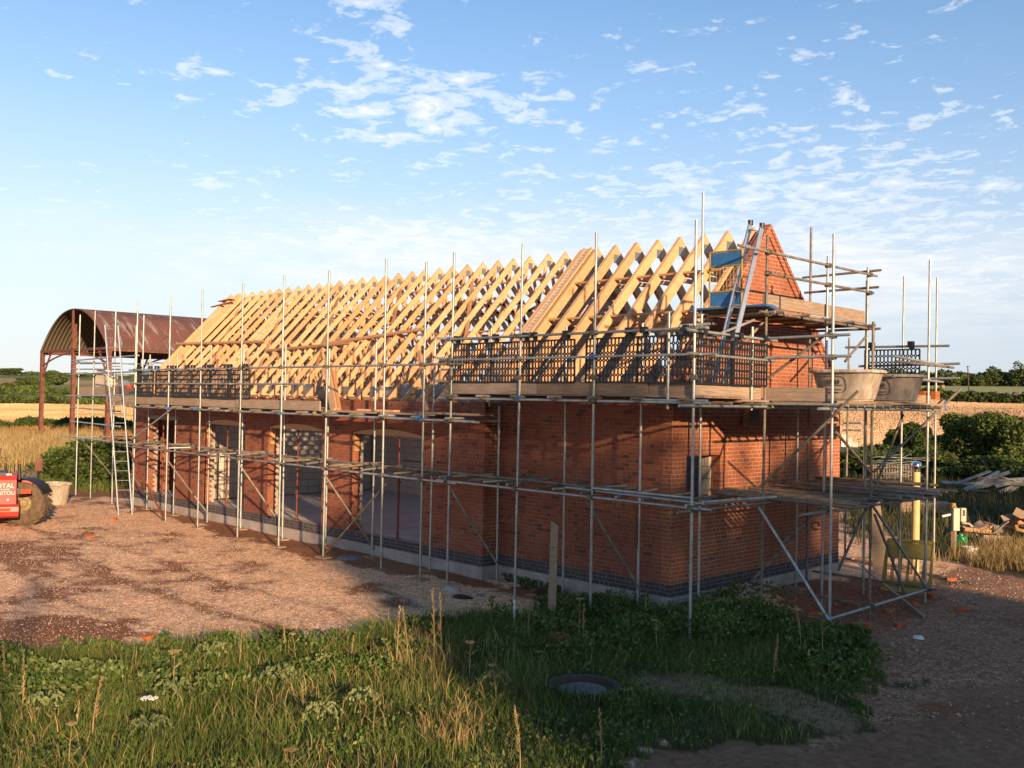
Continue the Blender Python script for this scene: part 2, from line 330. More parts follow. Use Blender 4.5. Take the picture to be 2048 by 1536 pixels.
def make_ground():
    a0 = math.atan2(FW.y, FW.x); an = list(np.arange(a0-rad(36), a0+rad(36), rad(.2)))
    a = an[-1]
    while a < an[0]+2*math.pi-rad(6): a += rad(4); an.append(a)
    an = np.array(an); rr = np.concatenate([[.5, 2, 4], np.geomspace(6, 60, 230), np.geomspace(62, 3000, 120)])
    A, R = np.meshgrid(an, rr, indexing='ij'); X = CAM.x+np.cos(A)*R; Y = CAM.y+np.sin(A)*R; x = X.ravel(); y = Y.ravel()
    d = R.ravel(); z = ground_z(x, y); V = np.stack([x, y, z], 1); na, nr = A.shape
    i = np.arange(na)[:, None]; j = np.arange(nr-1)[None]; i2 = (i+1) % na
    Q = np.stack([i*nr+j, i*nr+j+1, i2*nr+j+1, i2*nr+j], -1).reshape(-1, 4)
    t = NT('ground_surface')
    me = npmesh('ground', V, Q, t.m); me.polygons.foreach_set('use_smooth', [True]*len(me.polygons))
    # albedo and gravel amount per vertex
    col = np.zeros((len(x), 4)); n1 = .5*vnoise(x, y, .45, 21)+.5*vnoise(x*.28, y*1.1+x*.12, .8, 27); n2 = vnoise(x, y, 1.6, 22); n3 = vnoise(x, y, 5, 23)
    grav = np.clip((n1*.8+n2*.3+n3*.25-.45)*3.6, 0, 1)
    soilm = np.zeros(len(x), bool); jx = (vnoise(x, y, 1.5, 9)-.5)*1.0; jy = (vnoise(x, y, 1.5, 10)-.5)*1.0
    for P in SOIL: soilm |= inpoly(x+jx, y+jy, P)
    for k0, (ay, by, ph) in enumerate(((-4.6, .16, 0), (-6.2, .16, 0), (-5.6, -.10, 1.3), (-7.1, -.10, 1.3))):      # wheel tracks
        dd = np.abs(y-(ay+by*(x+10)*.5+.35*np.sin(x*.33+ph))+(n3-.5)*.25)/.20; grav = grav*(1-.75*np.exp(-dd*dd)*(n2 > .25)*(x < 2))
    grav = np.where(soilm, grav*.12, grav)
    soil = np.array([.25, .11, .052]); gr = np.array([.92, .64, .40])
    dark = inpoly(x+jx*1.2, y+jy*1.2, SOIL[2]); soilc = np.where(dark[:, None], np.array([.25, .13, .07]), soil)
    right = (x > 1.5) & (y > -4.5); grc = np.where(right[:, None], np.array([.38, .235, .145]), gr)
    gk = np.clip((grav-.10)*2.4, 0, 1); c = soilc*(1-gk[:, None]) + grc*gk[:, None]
    gm = grass_mask(x, y); c = np.where(gm[:, None], np.array([.075, .062, .03])*(0.7+.6*n2[:, None]), c); grav = np.where(gm, grav*.1, grav)
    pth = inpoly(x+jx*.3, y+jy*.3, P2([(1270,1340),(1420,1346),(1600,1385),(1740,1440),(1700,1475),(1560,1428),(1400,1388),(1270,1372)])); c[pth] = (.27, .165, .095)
    ang = np.degrees(np.arctan2(y-CAM.y, x-CAM.x)); left = ang > 136
    def put(mask, cc): c[mask] = cc
    put((d > 45), (.11, .095, .045)); put((d > 62) & left, (.26, .13, .065)); put((d > 78) & left, (.20, .17, .07))
    put((d > 92) & ~left, (.62, .42, .22)); put((d > 106) & left, (.62, .42, .20))
    put((d > 210), (.42, .29, .11)); put((d > 205) & left, (.11, .17, .045)); put((d > 330) & left, (.17, .20, .065)); put((d > 430) & left & (n1 >= 0), (.36, .25, .10)); put((d > 540) & left, (.13, .16, .055))
    put((d > 262) & ~left, (.30, .20, .075)); put((d > 330) & ~left, (.33, .33, .13)); put(d > 640, (.12, .15, .06))
    far = d > 45; grav[far] = 0; c[far] *= (.86+.28*vnoise(x[far], y[far], .05, 31))[:, None]
    col[:, :3] = c; col[:, 3] = grav
    at = me.color_attributes.new('Col', 'FLOAT_COLOR', 'POINT'); at.data.foreach_set('color', col.ravel())
    vc = t.new('ShaderNodeAttribute', attribute_name='Col'); base = vc.outputs['Color']; ga = vc.outputs['Alpha']; p = t.pos()
    # stones: three sizes of cells, each with its own tone
    s1 = t.new('ShaderNodeTexVoronoi'); s1.inputs['Scale'].default_value = 42; t.put(s1.inputs['Vector'], p)
    s2 = t.new('ShaderNodeTexVoronoi'); s2.inputs['Scale'].default_value = 13; t.put(s2.inputs['Vector'], p)
    cc1 = t.new('ShaderNodeSeparateColor'); t.put(cc1.inputs[0], s1.outputs['Color']); cc2 = t.new('ShaderNodeSeparateColor'); t.put(cc2.inputs[0], s2.outputs['Color'])
    st = t.ramp(cc1.outputs[0], [(0, (.45,.36,.31)), (.35, (.75,.66,.60)), (.7, (1.0,.95,.90)), (.92, (1.2,1.17,1.12)), (1, (1.5,1.45,1.4))])
    st2 = t.ramp(cc2.outputs[1], [(0, (.45,.32,.26)), (.5, (.95,.86,.8)), (.86, (1.1,1,.95)), (.93, (1.15,.62,.42)), (1, (1.4,1.35,1.3))])
    stone = t.mix(1.0, base, st, 'MULTIPLY'); stone = t.mix(.65, stone, st2, 'MULTIPLY')
    loose = t.math('MULTIPLY', t.math('GREATER_THAN', cc2.outputs[0], .955), t.math('LESS_THAN', s2.outputs['Distance'], .42))
    soilv = t.mix(.8, base, t.ramp(t.noise(9, 6, p, .65), [(.3, (.55,.5,.48)), (.7, (1.35,1.3,1.28))]), 'MULTIPLY')
    near = t.math('LESS_THAN', t.math('ABSOLUTE', ga), 2)
    gm2 = t.math('MAXIMUM', t.math('MULTIPLY', t.ramp(t.math('ADD', ga, t.math('MULTIPLY', t.math('SUBTRACT', t.noise(7, 4, p), .5), 1.1)), [(.26, (0,0,0)), (.42, (1,1,1))]), t.math('GREATER_THAN', ga, .001)), t.math('MULTIPLY', loose, t.math('GREATER_THAN', ga, .001)))
    c = t.mix(gm2, soilv, stone)
    c = t.mix(.45, c, t.ramp(t.noise(.55, 5, p), [(.3, (.72,.66,.62)), (.7, (1.2,1.2,1.2))]), 'MULTIPLY')
    h = t.math('ADD', t.math('MULTIPLY', t.math('SUBTRACT', .5, s1.outputs['Distance']), gm2), t.math('MULTIPLY', t.noise(12, 5, p), 1.2))
    t.bump(h, .011, .7); t.out(c, .95, spec=.2)
    o = link('ground', me); tag(o, 'pinkish gravel and red soil yard running out into rough grass and stubble fields', kind='structure')
make_ground()

# ------------------------------------------------------------------ foliage
def leafmat(name, cols, rough=.75, tr=.25, big=.5):
    t = NT(name); r = t.new('ShaderNodeNewGeometry').outputs['Random Per Island']
    c = t.ramp(r, [(i/(len(cols)-1), c) for i, c in enumerate(cols)])
    c = t.mix(.8, c, t.ramp(t.noise(big, 4, t.pos()), [(.33, (.45,.48,.42)), (.66, (1.35,1.3,1.15))]), 'MULTIPLY')
    t.out(c, rough, spec=.15)
    if tr:
        tl = t.new('ShaderNodeBsdfTranslucent'); t.put(tl.inputs[0], t.mix(1.0, c, (1.1, 1.0, .5), 'MULTIPLY')); mx = t.n.new('ShaderNodeMixShader'); mx.inputs[0].default_value = tr
        t.l.new(t.b.outputs[0], mx.inputs[1]); t.l.new(tl.outputs[0], mx.inputs[2]); t.l.new(mx.outputs[0], t.n['Material Output'].inputs[0])
    return t.m
M['leaf'] = leafmat('leaf_green', [(.03,.05,.015), (.055,.085,.02), (.08,.115,.028), (.05,.075,.02), (.12,.14,.04)])
M['leafdark'] = leafmat('leaf_dark', [(.035,.06,.02), (.055,.085,.026), (.08,.11,.033), (.12,.14,.045)])
M['leafweed'] = leafmat('leaf_weed', [(.045,.085,.018), (.085,.14,.03), (.12,.175,.045), (.06,.10,.02), (.26,.26,.11), (.09,.14,.05)], big=1.3)
M['blade'] = leafmat('grass_green', [(.055,.10,.022), (.09,.15,.03), (.13,.19,.042), (.18,.19,.06), (.075,.125,.028), (.24,.19,.09)], big=.9)
M['dry'] = leafmat('grass_dry', [(.30,.20,.09), (.42,.29,.14), (.50,.37,.20), (.24,.15,.06)], big=.8)
M['hedgeleaf'] = leafmat('hedge_leaf', [(.05,.08,.02), (.09,.13,.03), (.14,.18,.045), (.07,.10,.025), (.22,.21,.09)], big=.7)
M['farleaf'] = leafmat('far_leaf', [(.04,.06,.02), (.065,.09,.028), (.09,.115,.035)], big=.06, tr=0)
M['bark'] = simple('bark', (.09,.065,.045), .4, 5, .9, bump=.02)

def leaf_arr(C, sz, flat=.5, asp=.55):
    """one rhombic leaf at each row of C (n,3); sz (n,)"""
    n = len(C); a = RNG.normal(size=(n, 3)); a[:, 2] *= flat; a /= np.linalg.norm(a, axis=1)[:, None]
    b = RNG.normal(size=(n, 3)); b -= (b*a).sum(1)[:, None]*a; b /= np.linalg.norm(b, axis=1)[:, None]
    s = sz[:, None]; V = np.stack([C-a*s, C+b*s*asp, C+a*s, C-b*s*asp], 1).reshape(-1, 3)
    return V, np.arange(4*n).reshape(-1, 4)
def blob_pts(blobs, n, shell=.55):
    """points gathered in clumps through ellipsoids (cx,cy,cz,rx,ry,rz)"""
    B = np.array(blobs, float); vol = (B[:, 3]*B[:, 4]*B[:, 5])**.75; k = RNG.choice(len(B), n, p=vol/vol.sum())
    d = RNG.normal(size=(n, 3)); d /= np.linalg.norm(d, axis=1)[:, None]; r = RNG.random(n)**(1/3.)*(1-shell)+shell*(.75+.25*RNG.random(n))
    return B[k, :3] + d*B[k, 3:6]*r[:, None]
def crown_blobs(c, R, n, sub=.38):
    out = []
    for i in range(n):
        d = RNG.normal(size=3); d /= np.linalg.norm(d); r = RNG.random()**.45*(1-sub*.6)
        s = sub*(.6+.8*RNG.random()); out.append((c[0]+d[0]*R[0]*r, c[1]+d[1]*R[1]*r, c[2]+d[2]*R[2]*r, R[0]*s, R[1]*s, R[2]*s*.9))
    return out
def foliage(name, blobs, n, size, mat, parent=None, shell=.55, zmin=None, flat=.6):
    C = blob_pts(blobs, n, shell)
    if zmin is not None: C = C[C[:, 2] > zmin]
    V, Q = leaf_arr(C, size*(.6+.8*RNG.random(len(C))), flat)
    if parent: V = V - np.array(parent_origin(parent))
    o = link(name, npmesh(name, V, Q, mat), parent); return o
def tree(x, y, h, cr, label, cat='tree', group=None, n=3500, leaf=.3, mat=None, trunk=.12, name='tree', low=.30, nb=26):
    z = gz(x, y); r = empty(name, (x, y, z), label, cat, group); mb = MB(); hc = h*low
    top = Vector((x, y, z+h*.62)); mb.tube((x, y, z-.3), top, h*trunk*.32, 9, h*.02)
    for k in range(7):
        a = 6.28*k/7+RNG.random(); s = Vector((x, y, z+h*(.28+.05*k))); e = s+Vector((math.cos(a)*cr*.6, math.sin(a)*cr*.6, h*.22)); mb.tube(s, e, h*trunk*.12, 6, h*.008)
    mb.build('trunk', M['bark'], r)
    c = (x, y, z+hc+(h-hc)*.5); foliage('crown', crown_blobs(c, (cr, cr, (h-hc)*.5), nb), n, leaf, mat or M['leaf'], r)
    return r
def bush(x, y, rx, ry, h, label, n=2500, leaf=.08, mat=None, name='bush', cat='bush', group=None, nb=18, z=None):
    z = gz(x, y) if z is None else z
    B = crown_blobs((x, y, z+h*.42), (rx, ry, h*.55), nb, .42)
    o = foliage(name, B, n, leaf, mat or M['leaf'], zmin=z-.05); return tag(o, label, cat, group)
def blades(name, x, y, h, wd, mat, lean=.35, label=None):
    n = len(x); z = ground_z(x, y)-.01; a = RNG.random(n)*6.283; l = RNG.normal(size=(n, 2))*lean*h[:, None]; p = np.stack([x, y, z], 1)
    s = np.stack([np.cos(a), np.sin(a), 0*a], 1)*wd[:, None]; m1 = p+np.stack([l[:, 0]*.3, l[:, 1]*.3, h*.6], 1); tp = p+np.stack([l[:, 0], l[:, 1], h], 1)
    V = np.stack([p-s, p+s, m1+s*.75, m1-s*.75, tp+s*.12, tp-s*.12], 1).reshape(-1, 3); b = (np.arange(n)*6)[:, None]
    Q = np.concatenate([b+[0, 1, 2, 3], b+[3, 2, 4, 5]], 1).reshape(-1, 4)
    o = link(name, npmesh(name, V, Q, mat)); return tag(o, label, kind='stuff')
PATH_ = P2([(1270,1340),(1420,1346),(1600,1385),(1740,1440),(1700,1475),(1560,1428),(1400,1388),(1270,1372)])
MH = (atZ(1168, 1378, GZ).x, atZ(1168, 1378, GZ).y)
def scatter(P, n, jit=.35, clump=None):
    lo = P.min(0); hi = P.max(0); x = lo[0]+RNG.random(n)*(hi[0]-lo[0]); y = lo[1]+RNG.random(n)*(hi[1]-lo[1])
    x2 = x+(vnoise(x, y, 2.1, 5)-.5)*2*jit+(vnoise(x, y, 6, 6)-.5)*jit; y2 = y+(vnoise(x, y, 2.1, 7)-.5)*2*jit+(vnoise(x, y, 6, 8)-.5)*jit
    k = inpoly(x2, y2, P) & (np.hypot(x-MH[0], y-MH[1]) > .46) & ~(inpoly(x2, y2, PATH_) & (RNG.random(n) < .82))
    if clump: k &= vnoise(x, y, clump[0], clump[2] if len(clump) > 2 else 40) > clump[1]
    return x[k], y[k]
# ------------------------------------------------------------------ the brick building
W = 6.19; XL = -21.35; XS = -4.40; YS = -.46; HR = 7.03; K = 1.0436
def roofz(y): return 3.80 + K*min(y, W-y)
house = empty('brick_barn', (0, 0, 0), 'long red brick barn under construction with its bare pine roof trusses open to the sky', 'building')
OP = [(-20.40, -18.38), (-16.55, -14.17), (-12.93, -10.34), (-9.09, -6.40)]      # doorway openings in the long wall
ZT, ZB = 2.60, .225                                                         # springing of the arches, top of the blue bricks
def front_leaf(name, y0, y1, x0, x1, ztop, mat, arch):
    mb = MB(); xs = [x0]
    for a, b in OP: xs += [a, b]
    xs.append(x1)
    for i in range(0, len(xs), 2):
        mb.box((xs[i], y0, ZB), (xs[i+1], y1, ztop))
    for a, b in OP:
        n = 12; pts = []
        for k in range(n+1):
            u = k/n; pts.append((a+(b-a)*u, (ZT+arch*(1-(2*u-1)**2))))
        for k in range(n):
            (xa, za), (xb, zb) = pts[k], pts[k+1]
            mb.add([(xa,y0,za),(xb,y0,zb),(xb,y0,ztop),(xa,y0,ztop),(xa,y1,za),(xb,y1,zb),(xb,y1,ztop),(xa,y1,ztop)],
                   [(0,1,2,3),(5,4,7,6),(4,5,1,0),(3,2,6,7)])
    return mb.build(name, mat, house)
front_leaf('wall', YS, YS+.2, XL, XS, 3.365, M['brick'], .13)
front_leaf('inner_wall', YS+.2, YS+.34, XL+.1, XS-.22, 3.40, M['block_leaf_dim'], .10)
# toothed ends of the brick leaf at the reveals, where the frames will tie in
for a, b in OP:
    mb = MB()
    for k in range(int((ZT-ZB)/.15)):
        z = ZB+.15*k; mb.box((a-.002, YS+.2, z+.01), (a+.05, YS+.235, z+.07))
    mb.build('tooth_bricks', M['brick'], house)
mb = MB(); mb.box((XS-.2, YS+.2, ZB), (XS, -.002, 3.365)); mb.build('return_wall', M['brick_lit'], house)
mb = MB(); mb.box((XS-.002, 0, ZB), (-.2, .2, 3.80)); mb.build('wall', M['brick'], house)
# courses of blue bricks and the concrete footing under all walls
mb = MB()
mb.box((XL, YS-.003, 0), (XS+.003, YS+.2, ZB)); mb.box((XS-.2, YS+.2, 0), (XS+.003, -.003, ZB)); mb.box((XS+.003, -.003, 0), (.003, .2, ZB)); mb.box((-.2, .2, 0), (.003, W+.003, ZB))
mb.box((XL-.003, YS+.2, 0), (XL+.2, W+.46, ZB)); mb.build('blue_brick_plinth', M['blue_brick'], house)
mb = MB()
mb.box((XL-.05, YS-.05, -.6), (XS+.05, YS+.25, -.003)); mb.box((XS-.2, YS+.25, -.6), (XS+.05, -.05, -.003)); mb.box((XS+.05, -.05, -.6), (.05, .25, -.003)); mb.box((-.25, .25, -.6), (.05, W+.05, -.003))
mb.box((XL-.05, YS+.25, -.6), (XL+.25, W+.5, -.003)); mb.build('footing', M['concrete'], house)
mb = MB(); mb.box((XL+.2, YS+.2, -.1), (XS-.2, W+.2, .20)); mb.box((XS-.2, .2, -.1), (-.2, W-.2, .20)); mb.build('floor_slab', M['slab'], house)
mb = MB(); mb.box((XL+.2, W+.1, .2), (XS-.2, W+.3, 3.5)); mb.box((XL, W+.3, 0), (XS, W+.46, 3.365)); mb.box((XS-.2, W-.2, 0), (-.2, W, 3.80)); mb.build('rear_wall', M['block'], house)
# gable wall: brick pentagon with a window hole, block leaf behind
def gable(name, x0, x1, ya, yb, za, mat, hole=None, dz=-.02, parent=None):
    mb = MB()
    def zt(y): return min(za+max(0, (y-ya)), 1e9) if False else roofz(y)+dz
    ys = sorted({ya, W/2, yb} | ({hole[0], hole[1]} if hole else set()))
    for a, b in zip(ys[:-1], ys[1:]):
        segs = [(ZB, None)]
        if hole and a >= hole[0]-1e-6 and b <= hole[1]+1e-6: segs = [(ZB, hole[2]), (hole[3], None)]
        for z0, z1 in segs:
            A = z1 if z1 is not None else zt(a); B = z1 if z1 is not None else zt(b)
            mb.add([(x0,a,z0),(x0,b,z0),(x0,b,B),(x0,a,A),(x1,a,z0),(x1,b,z0),(x1,b,B),(x1,a,A)],
                   [(0,1,2,3),(7,6,5,4),(0,4,5,1),(1,5,6,2),(2,6,7,3),(3,7,4,0)])
    return mb.build(name, mat, parent or house)
gable('gable_wall', -.2, 0, 0, W, 3.8, M['brick_lit'], (.44, 1.51, 1.60, 2.49))
gable('gable_inner_wall', -.36, -.2, .2, W-.2, 3.8, M['block'], (.52, 1.43, 1.55, 2.45), dz=-.3)
# raking brick verge that stands proud of the gable, with dentils under it
for side in (0, 1):
    mb = MB(); 
    def yy(y): return W-y if side else y
    L = 4.45; n = 30
    p0 = Vector((.035, yy(-.05), 3.80-.05*K+.03)); p1 = Vector((.035, W/2, HR+.03))
    u = (p1-p0).normalized(); nrm = Vector((0, -u.z if not side else u.z, u.y if not side else -u.y)); 
    if nrm.z < 0: nrm = -nrm
    mb.poly([p0, p1, p1-Vector((0,0,.27)), p0-Vector((0,0,.27))], (-.13, 0, 0))
    mb.poly([p0+Vector((.022,0,0)), p1+Vector((.022,0,0)), p1+Vector((.022,0,-.10)), p0+Vector((.022,0,-.10))], (-.02, 0, 0))
    for k in range(34 if side == 0 else 0):
        c = p0.lerp(p1, (k+.6)/34.6)-Vector((0,0,.30)); mb.beam(c+Vector((-.06,0,.02)), c+Vector((.006,0,.02)), .04, .04)
    mb.build('verge', M['brick_lit'], house)
mb = MB(); mb.box((-.02, -.12, 3.42), (.05, .12, 3.80)); mb.build('kneeler', M['brick_lit'], house)
# cross walls that rise into the roof
gable('cross_wall', -4.86, -4.64, .2, W-.2, 3.8, M['block'], dz=-.14)
gable('end_wall', XL, XL+.2, .0, W, 3.4, M['brick'], dz=-.30)
gable('cross_wall', -17.6, -17.4, .0, W, 3.4, M['block'], dz=-.16)
for side in (0, 1):      # mortar-topped party wall verge between the two roofs
    mb = MB(); a = (0.1 if not side else W-.1); mb.poly([(-4.86, a, roofz(0.1)-.14), (-4.86, W/2, HR-.14), (-4.86, W/2, HR-.0), (-4.86, a, roofz(.1)-.0)], (.13, 0, 0)); mb.build('party_verge', M['party'], house)
# timber centring in the heads of the doorways
for i, (a, b) in enumerate(OP):
    if i == 0: mb = MB(); mb.box((a-.1, YS-.004, ZT-.0), (b+.1, YS+.12, ZT+.12)); mb.build('timber_lintel', M['board2'], house); continue
    mb = MB(); n = 14; up = [(a+(b-a)*k/n, YS+.02, ZT-.01+.125*(1-(2*k/n-1)**2)) for k in range(n+1)]
    mb.poly([(a+.002, YS+.02, ZT-.035), (b-.002, YS+.02, ZT-.035)] + up[::-1], (0, .05, 0)); mb.poly([(a+.002, YS+.2, ZT-.035), (b-.002, YS+.2, ZT-.035)] + [(x, YS+.2, z) for x, y, z in up[::-1]], (0, .04, 0))
    mb.build('arch_former', M['pine'], house)
    mb = MB(); mb.box((a+.003, YS+.03, ZT-.47), (a+.07, YS+.19, ZT-.036)); mb.build('former_block', M['pine2'], house)
# ---- trusses: one mesh each, nail plate at the apex as its sub-part
def rafter(mb, y0, z0, y1, z1, x, w, d):
    p = Vector((x, y0, z0)); q = Vector((x, y1, z1)); u = (q-p).normalized(); n = Vector((0, -u.z, u.y))
    if n.z < 0: n = -n
    pts = [p, q, q-n*d*.0-Vector((0,0,d/abs(u.y))), p-Vector((0,0,d/abs(u.y)))]
    mb.poly([a-Vector((w/2,0,0)) for a in pts], (w, 0, 0))
def truss(x, heavy, dx=0):
    mb = MB(); w, d = (.085, .21) if heavy else (.047, .128); ya = .02 if heavy else -.40
    for s in (0, 1):
        f = (lambda y: W-y) if s else (lambda y: y)
        rafter(mb, f(ya), 3.80+K*ya, W/2, HR, x, w, d)
    g = w*.62
    def web(y0, z0, y1, z1, h): mb.beam((x+g, y0, z0), (x+g, y1, z1), w*.9, h, up=Vector((1,0,0)))
    def bar(y0, z0, y1, z1, h, xo=0):
        mb.beam((x+xo, y0, z0), (x+xo, y1, z1), w*.96, h)
    if heavy:
        bar(1.45, 5.18, W-1.45, 5.18, .14); bar(.9, 4.35, .9, 4.55, .1); bar(.2, 3.72, W-.2, 3.72, .2); bar(2.35, 6.1, W-2.35, 6.1, .09)
    else:
        bar(-.3, 3.44, W+.3, 3.44, .095)
        for f in ((lambda y: y), (lambda y: W-y)):
            bar(f(2.1), 3.46, W/2+(f(2.1)-W/2)*.06, 6.80, .075); bar(f(2.1), 3.46, f(1.35), 5.05, .075); bar(f(2.35), 6.0, W/2+(W/2-f(2.0))*.45, 5.45, .07)
            bar(f(.55), 3.46, f(.62), 4.3, .07); bar(f(.95), 4.65, f(1.35), 3.48, .07)
    o = mb.build('roof_truss', M['pine'], house)
    pm = MB(); hh = .15 if heavy else .12
    pm.box((x+w/2+.001, W/2-hh*.6, HR-.42 if heavy else HR-.33), (x+w/2+.006, W/2+hh*.6, HR-.42+hh*1.3 if heavy else HR-.33+hh*1.3)); pl = pm.build('nail_plate', M['plate'], o)
    return o
xs = [-.35-.6*k for k in range(7)] + [-4.52]
for x in xs: truss(x+random.uniform(-.015, .015), True)
xs2 = [-4.98, -21.30, -21.12, -21.75] + [-5.50-.59*k for k in range(27) if -5.50-.59*k > XL+.25]
for x in xs2:
    if x > XL-.5: truss(x+random.uniform(-.035, .035), False)
# longitudinal members
mb = MB()
for y, z in ((1.5, 5.28), (2.35, 6.17), (2.1, 5.05)): mb.beam((-4.6, y, z-.05), (-.3, y, z-.05), .09, .045)
mb.build('binder', M['pine2'], house)
for y, z in ((2.2, 3.52), (4.0, 3.52), (1.40, 5.02), (2.75, 6.35), (W-1.4, 5.0)):
    mb = MB(); mb.beam((-20.9, y, z), (-4.95, y, z+.02), .09, .04); mb.build('binder', M['pine2'], house)
for k in range(5):
    x = -6-3*k; mb = MB(); mb.beam((x, .3, 4.0), (x-2.6, 2.9, 6.72), .09, .03, up=Vector((0,-1,1))); mb.build('diagonal_brace', M['pine2'], house)
for (u0, v0), (u1, v1) in (((352,688),(531,683)), ((535,701),(700,686)), ((640,689),(846,658))):
    a = atRoof(u0, v0, .03); b = atRoof(u1, v1, .03); mb = MB(); mb.beam(a, b, .10, .035, up=Vector((0,-1,1))); mb.build('roof_batten', M['pine2'], house)
mb = MB(); mb.box((XL+.3, YS+.2, 3.402), (XS-.3, YS+.32, 3.45)); mb.build('wall_plate', M['pine2'], house)
# wide membrane boards showing between the rafter feet
for k in range(27):
    x = -5.5-.59*k
    if random.random() < .8 and x > XL+.1: MB().box((x+.05, YS+.42, 3.46), (x+.53, YS+.44, 3.50+random.choice((.14, .2, .26)))).build('cavity_board', M['greyplastic'], house)
# back-to-back rafters either side of the party wall
for x in (-4.905, -4.69):
    mb = MB(); rafter(mb, .02, 3.80+.02*K, W/2, HR+.02, x, .075, .2); rafter(mb, W-.02, 3.80+.02*K, W/2, HR+.02, x, .075, .2); mb.build('ladder_rafter', M['pine'], house)

# props that hold the arch formers
for i, (u, x) in enumerate(((314, -19.5), (452, -15.35), (589, -11.62), (803, -7.37))):
    where = ('leftmost doorway of the long wall', 'second doorway from the left', 'third doorway from the left', 'rightmost and widest doorway')[i]
    p = empty('steel_prop', (x, YS+.10, .225), 'rusty steel prop standing in the ' + where, 'prop', 'steel props in the doorways'); z = .225
    y = YS+.10
    MB().tube((x, y, z), (x, y, 1.55), .03, 10).build('outer_tube', M['prop'], p, True); MB().tube((x, y, 1.5), (x, y, ZT-.05), .024, 10).build('inner_tube', M['prop'], p, True)
    MB().box((x-.07, y-.07, z-.0), (x+.07, y+.07, z+.012)).build('base_plate', M['prop'], p); MB().tube((x-.05, y, 1.52), (x+.05, y, 1.52), .035, 8).build('collar', M['prop'], p)
# scaffold tubes standing inside, seen through the doorways
for i, (x, y) in enumerate(((-8.6, 4.3), (-12.0, 4.1), (-15.3, 3.6))):
    q = MB().tube((x, y, .2), (x, y, 2.9), .024, 10).tube((x-.9, y, 1.55), (x+.9, y, 1.57), .024, 8).tube((x, y+.1, .5), (x+.9, y+.1, 1.55), .024, 8)
    tag(q.build('inside_tube_frame', M['old_tube'], None, org=(x, y, .2)), 'grey tube frame inside the building seen through the ' + ('rightmost', 'third', 'second')[i] + ' doorway', 'tube frame', 'tube frames inside the building')

# ------------------------------------------------------------------ dutch barn
bx0, bx1, by0, by1, bze, bzp = -61.6, -49.9, 10.0, 31.0, 6.15, 8.85
bg0 = gz(-55, 12)
barn = empty('dutch_barn', ((bx0+bx1)/2, by0, bg0), 'open dutch barn with rusty red curved corrugated roof behind the left scaffold', 'barn')
def arch(u): 
    t_ = 2*u-1; return bx0+(bx1-bx0)*u, bze+(bzp-bze)*(1-abs(t_)**2.15)
t = NT('barn_roof'); o_ = t.obj(); c_ = t.mix(t.ramp(t.noise(.55, 6, t.scl(o_, (1, .5, 1)), .6), [(.40,(0,0,0)), (.62,(1,1,1))]), (.235,.09,.06), (.16,.068,.05))
st_ = t.ramp(t.noise(1.1, 6, t.scl(o_, (.5, 3.2, .5)), .65), [(.53,(0,0,0)), (.63,(1,1,1))]); c_ = t.mix(t.math('MULTIPLY', st_, .75), c_, (.42,.38,.33))
sep = t.new('ShaderNodeSeparateXYZ'); t.put(sep.inputs[0], o_); wv = t.math('SINE', t.math('MULTIPLY', sep.outputs[1], 6.283/.076))
pale = t.math('GREATER_THAN', sep.outputs[1], 14.2); pale = t.math('MULTIPLY', pale, t.math('GREATER_THAN', t.math('ADD', sep.outputs[2], t.math('MULTIPLY', t.noise(1, 3, o_), .6)), 7.2)); c_ = t.mix(pale, c_, (.27,.30,.24))
t.bump(wv, .02); M['barnroof'] = t.out(c_, .8)
t = NT('barn_soffit'); o_ = t.obj(); sep = t.new('ShaderNodeSeparateXYZ'); t.put(sep.inputs[0], o_); wv = t.math('SINE', t.math('MULTIPLY', sep.outputs[1], 6.283/.26)); t.bump(wv, .03)
c_ = t.mix(t.ramp(wv, [(.2,(0,0,0)), (.8,(1,1,1))]), (.10,.075,.05), (.22,.18,.13)); M['barnin'] = t.out(c_, .8)  # dark bands follow the corrugations, groove shade put into the colour
mb = MB(); n = 40
for k in range(n):
    (xa, za), (xb, zb) = arch(k/n), arch((k+1)/n); th = Vector((0,0,.05))
    mb.m = 0; mb.add([(xa,by0,za),(xb,by0,zb),(xb,by1,zb),(xa,by1,za)], [(0,1,2,3)])
    mb.m = 1; mb.add([(xa,by0,za-.06),(xb,by0,zb-.06),(xb,by1,zb-.06),(xa,by1,za-.06)], [(3,2,1,0)])
    mb.m = 1; mb.add([(xa,by0,za-.06),(xb,by0,zb-.06),(xb,by0,zb),(xa,by0,za)], [(0,1,2,3)])
mb.build('roof', [M['barnroof'], M['barnin']], barn)
for fy in (by0+.15, by0+7, by0+14, by1-.2):
    for px in (bx0+.1, (bx0+bx1)/2 if fy == by0+.15 else None, bx1-.1):
        if px is None: continue
        zt_ = bze-.02 if px != (bx0+bx1)/2 else bzp-1.0
        MB().box((px-.14, fy-.12, bg0-.4), (px+.14, fy+.12, zt_)).build('post', M['rust'], barn)
    mb = MB()
    if fy == by0+.15: mb.box((bx0, fy-.09, bze-.10), (bx1, fy+.09, bze+.06))
    n = 16
    for k in range(n):
        f = lambda u: Vector((bx0+(bx1-bx0)*u, fy, bze-1.05+.85*(1-(2*u-1)**2))); mb.beam(f(k/n), f((k+1)/n), .07, .09)
        if k % 4 == 2: mb.beam(f(k/n), Vector((f(k/n).x, fy, bze)), .05, .05)
    for s, x0 in ((1, bx0+.1), (-1, bx1-.1)): mb.beam((x0, fy, bze-1.9), (x0+s*1.7, fy, bze-.05), .09, .1)
    mb.beam((bx0, fy, bze-.25), (bx1, fy, bze-.25), .05, .05); mb.build('roof_frame', M['rust'], barn)
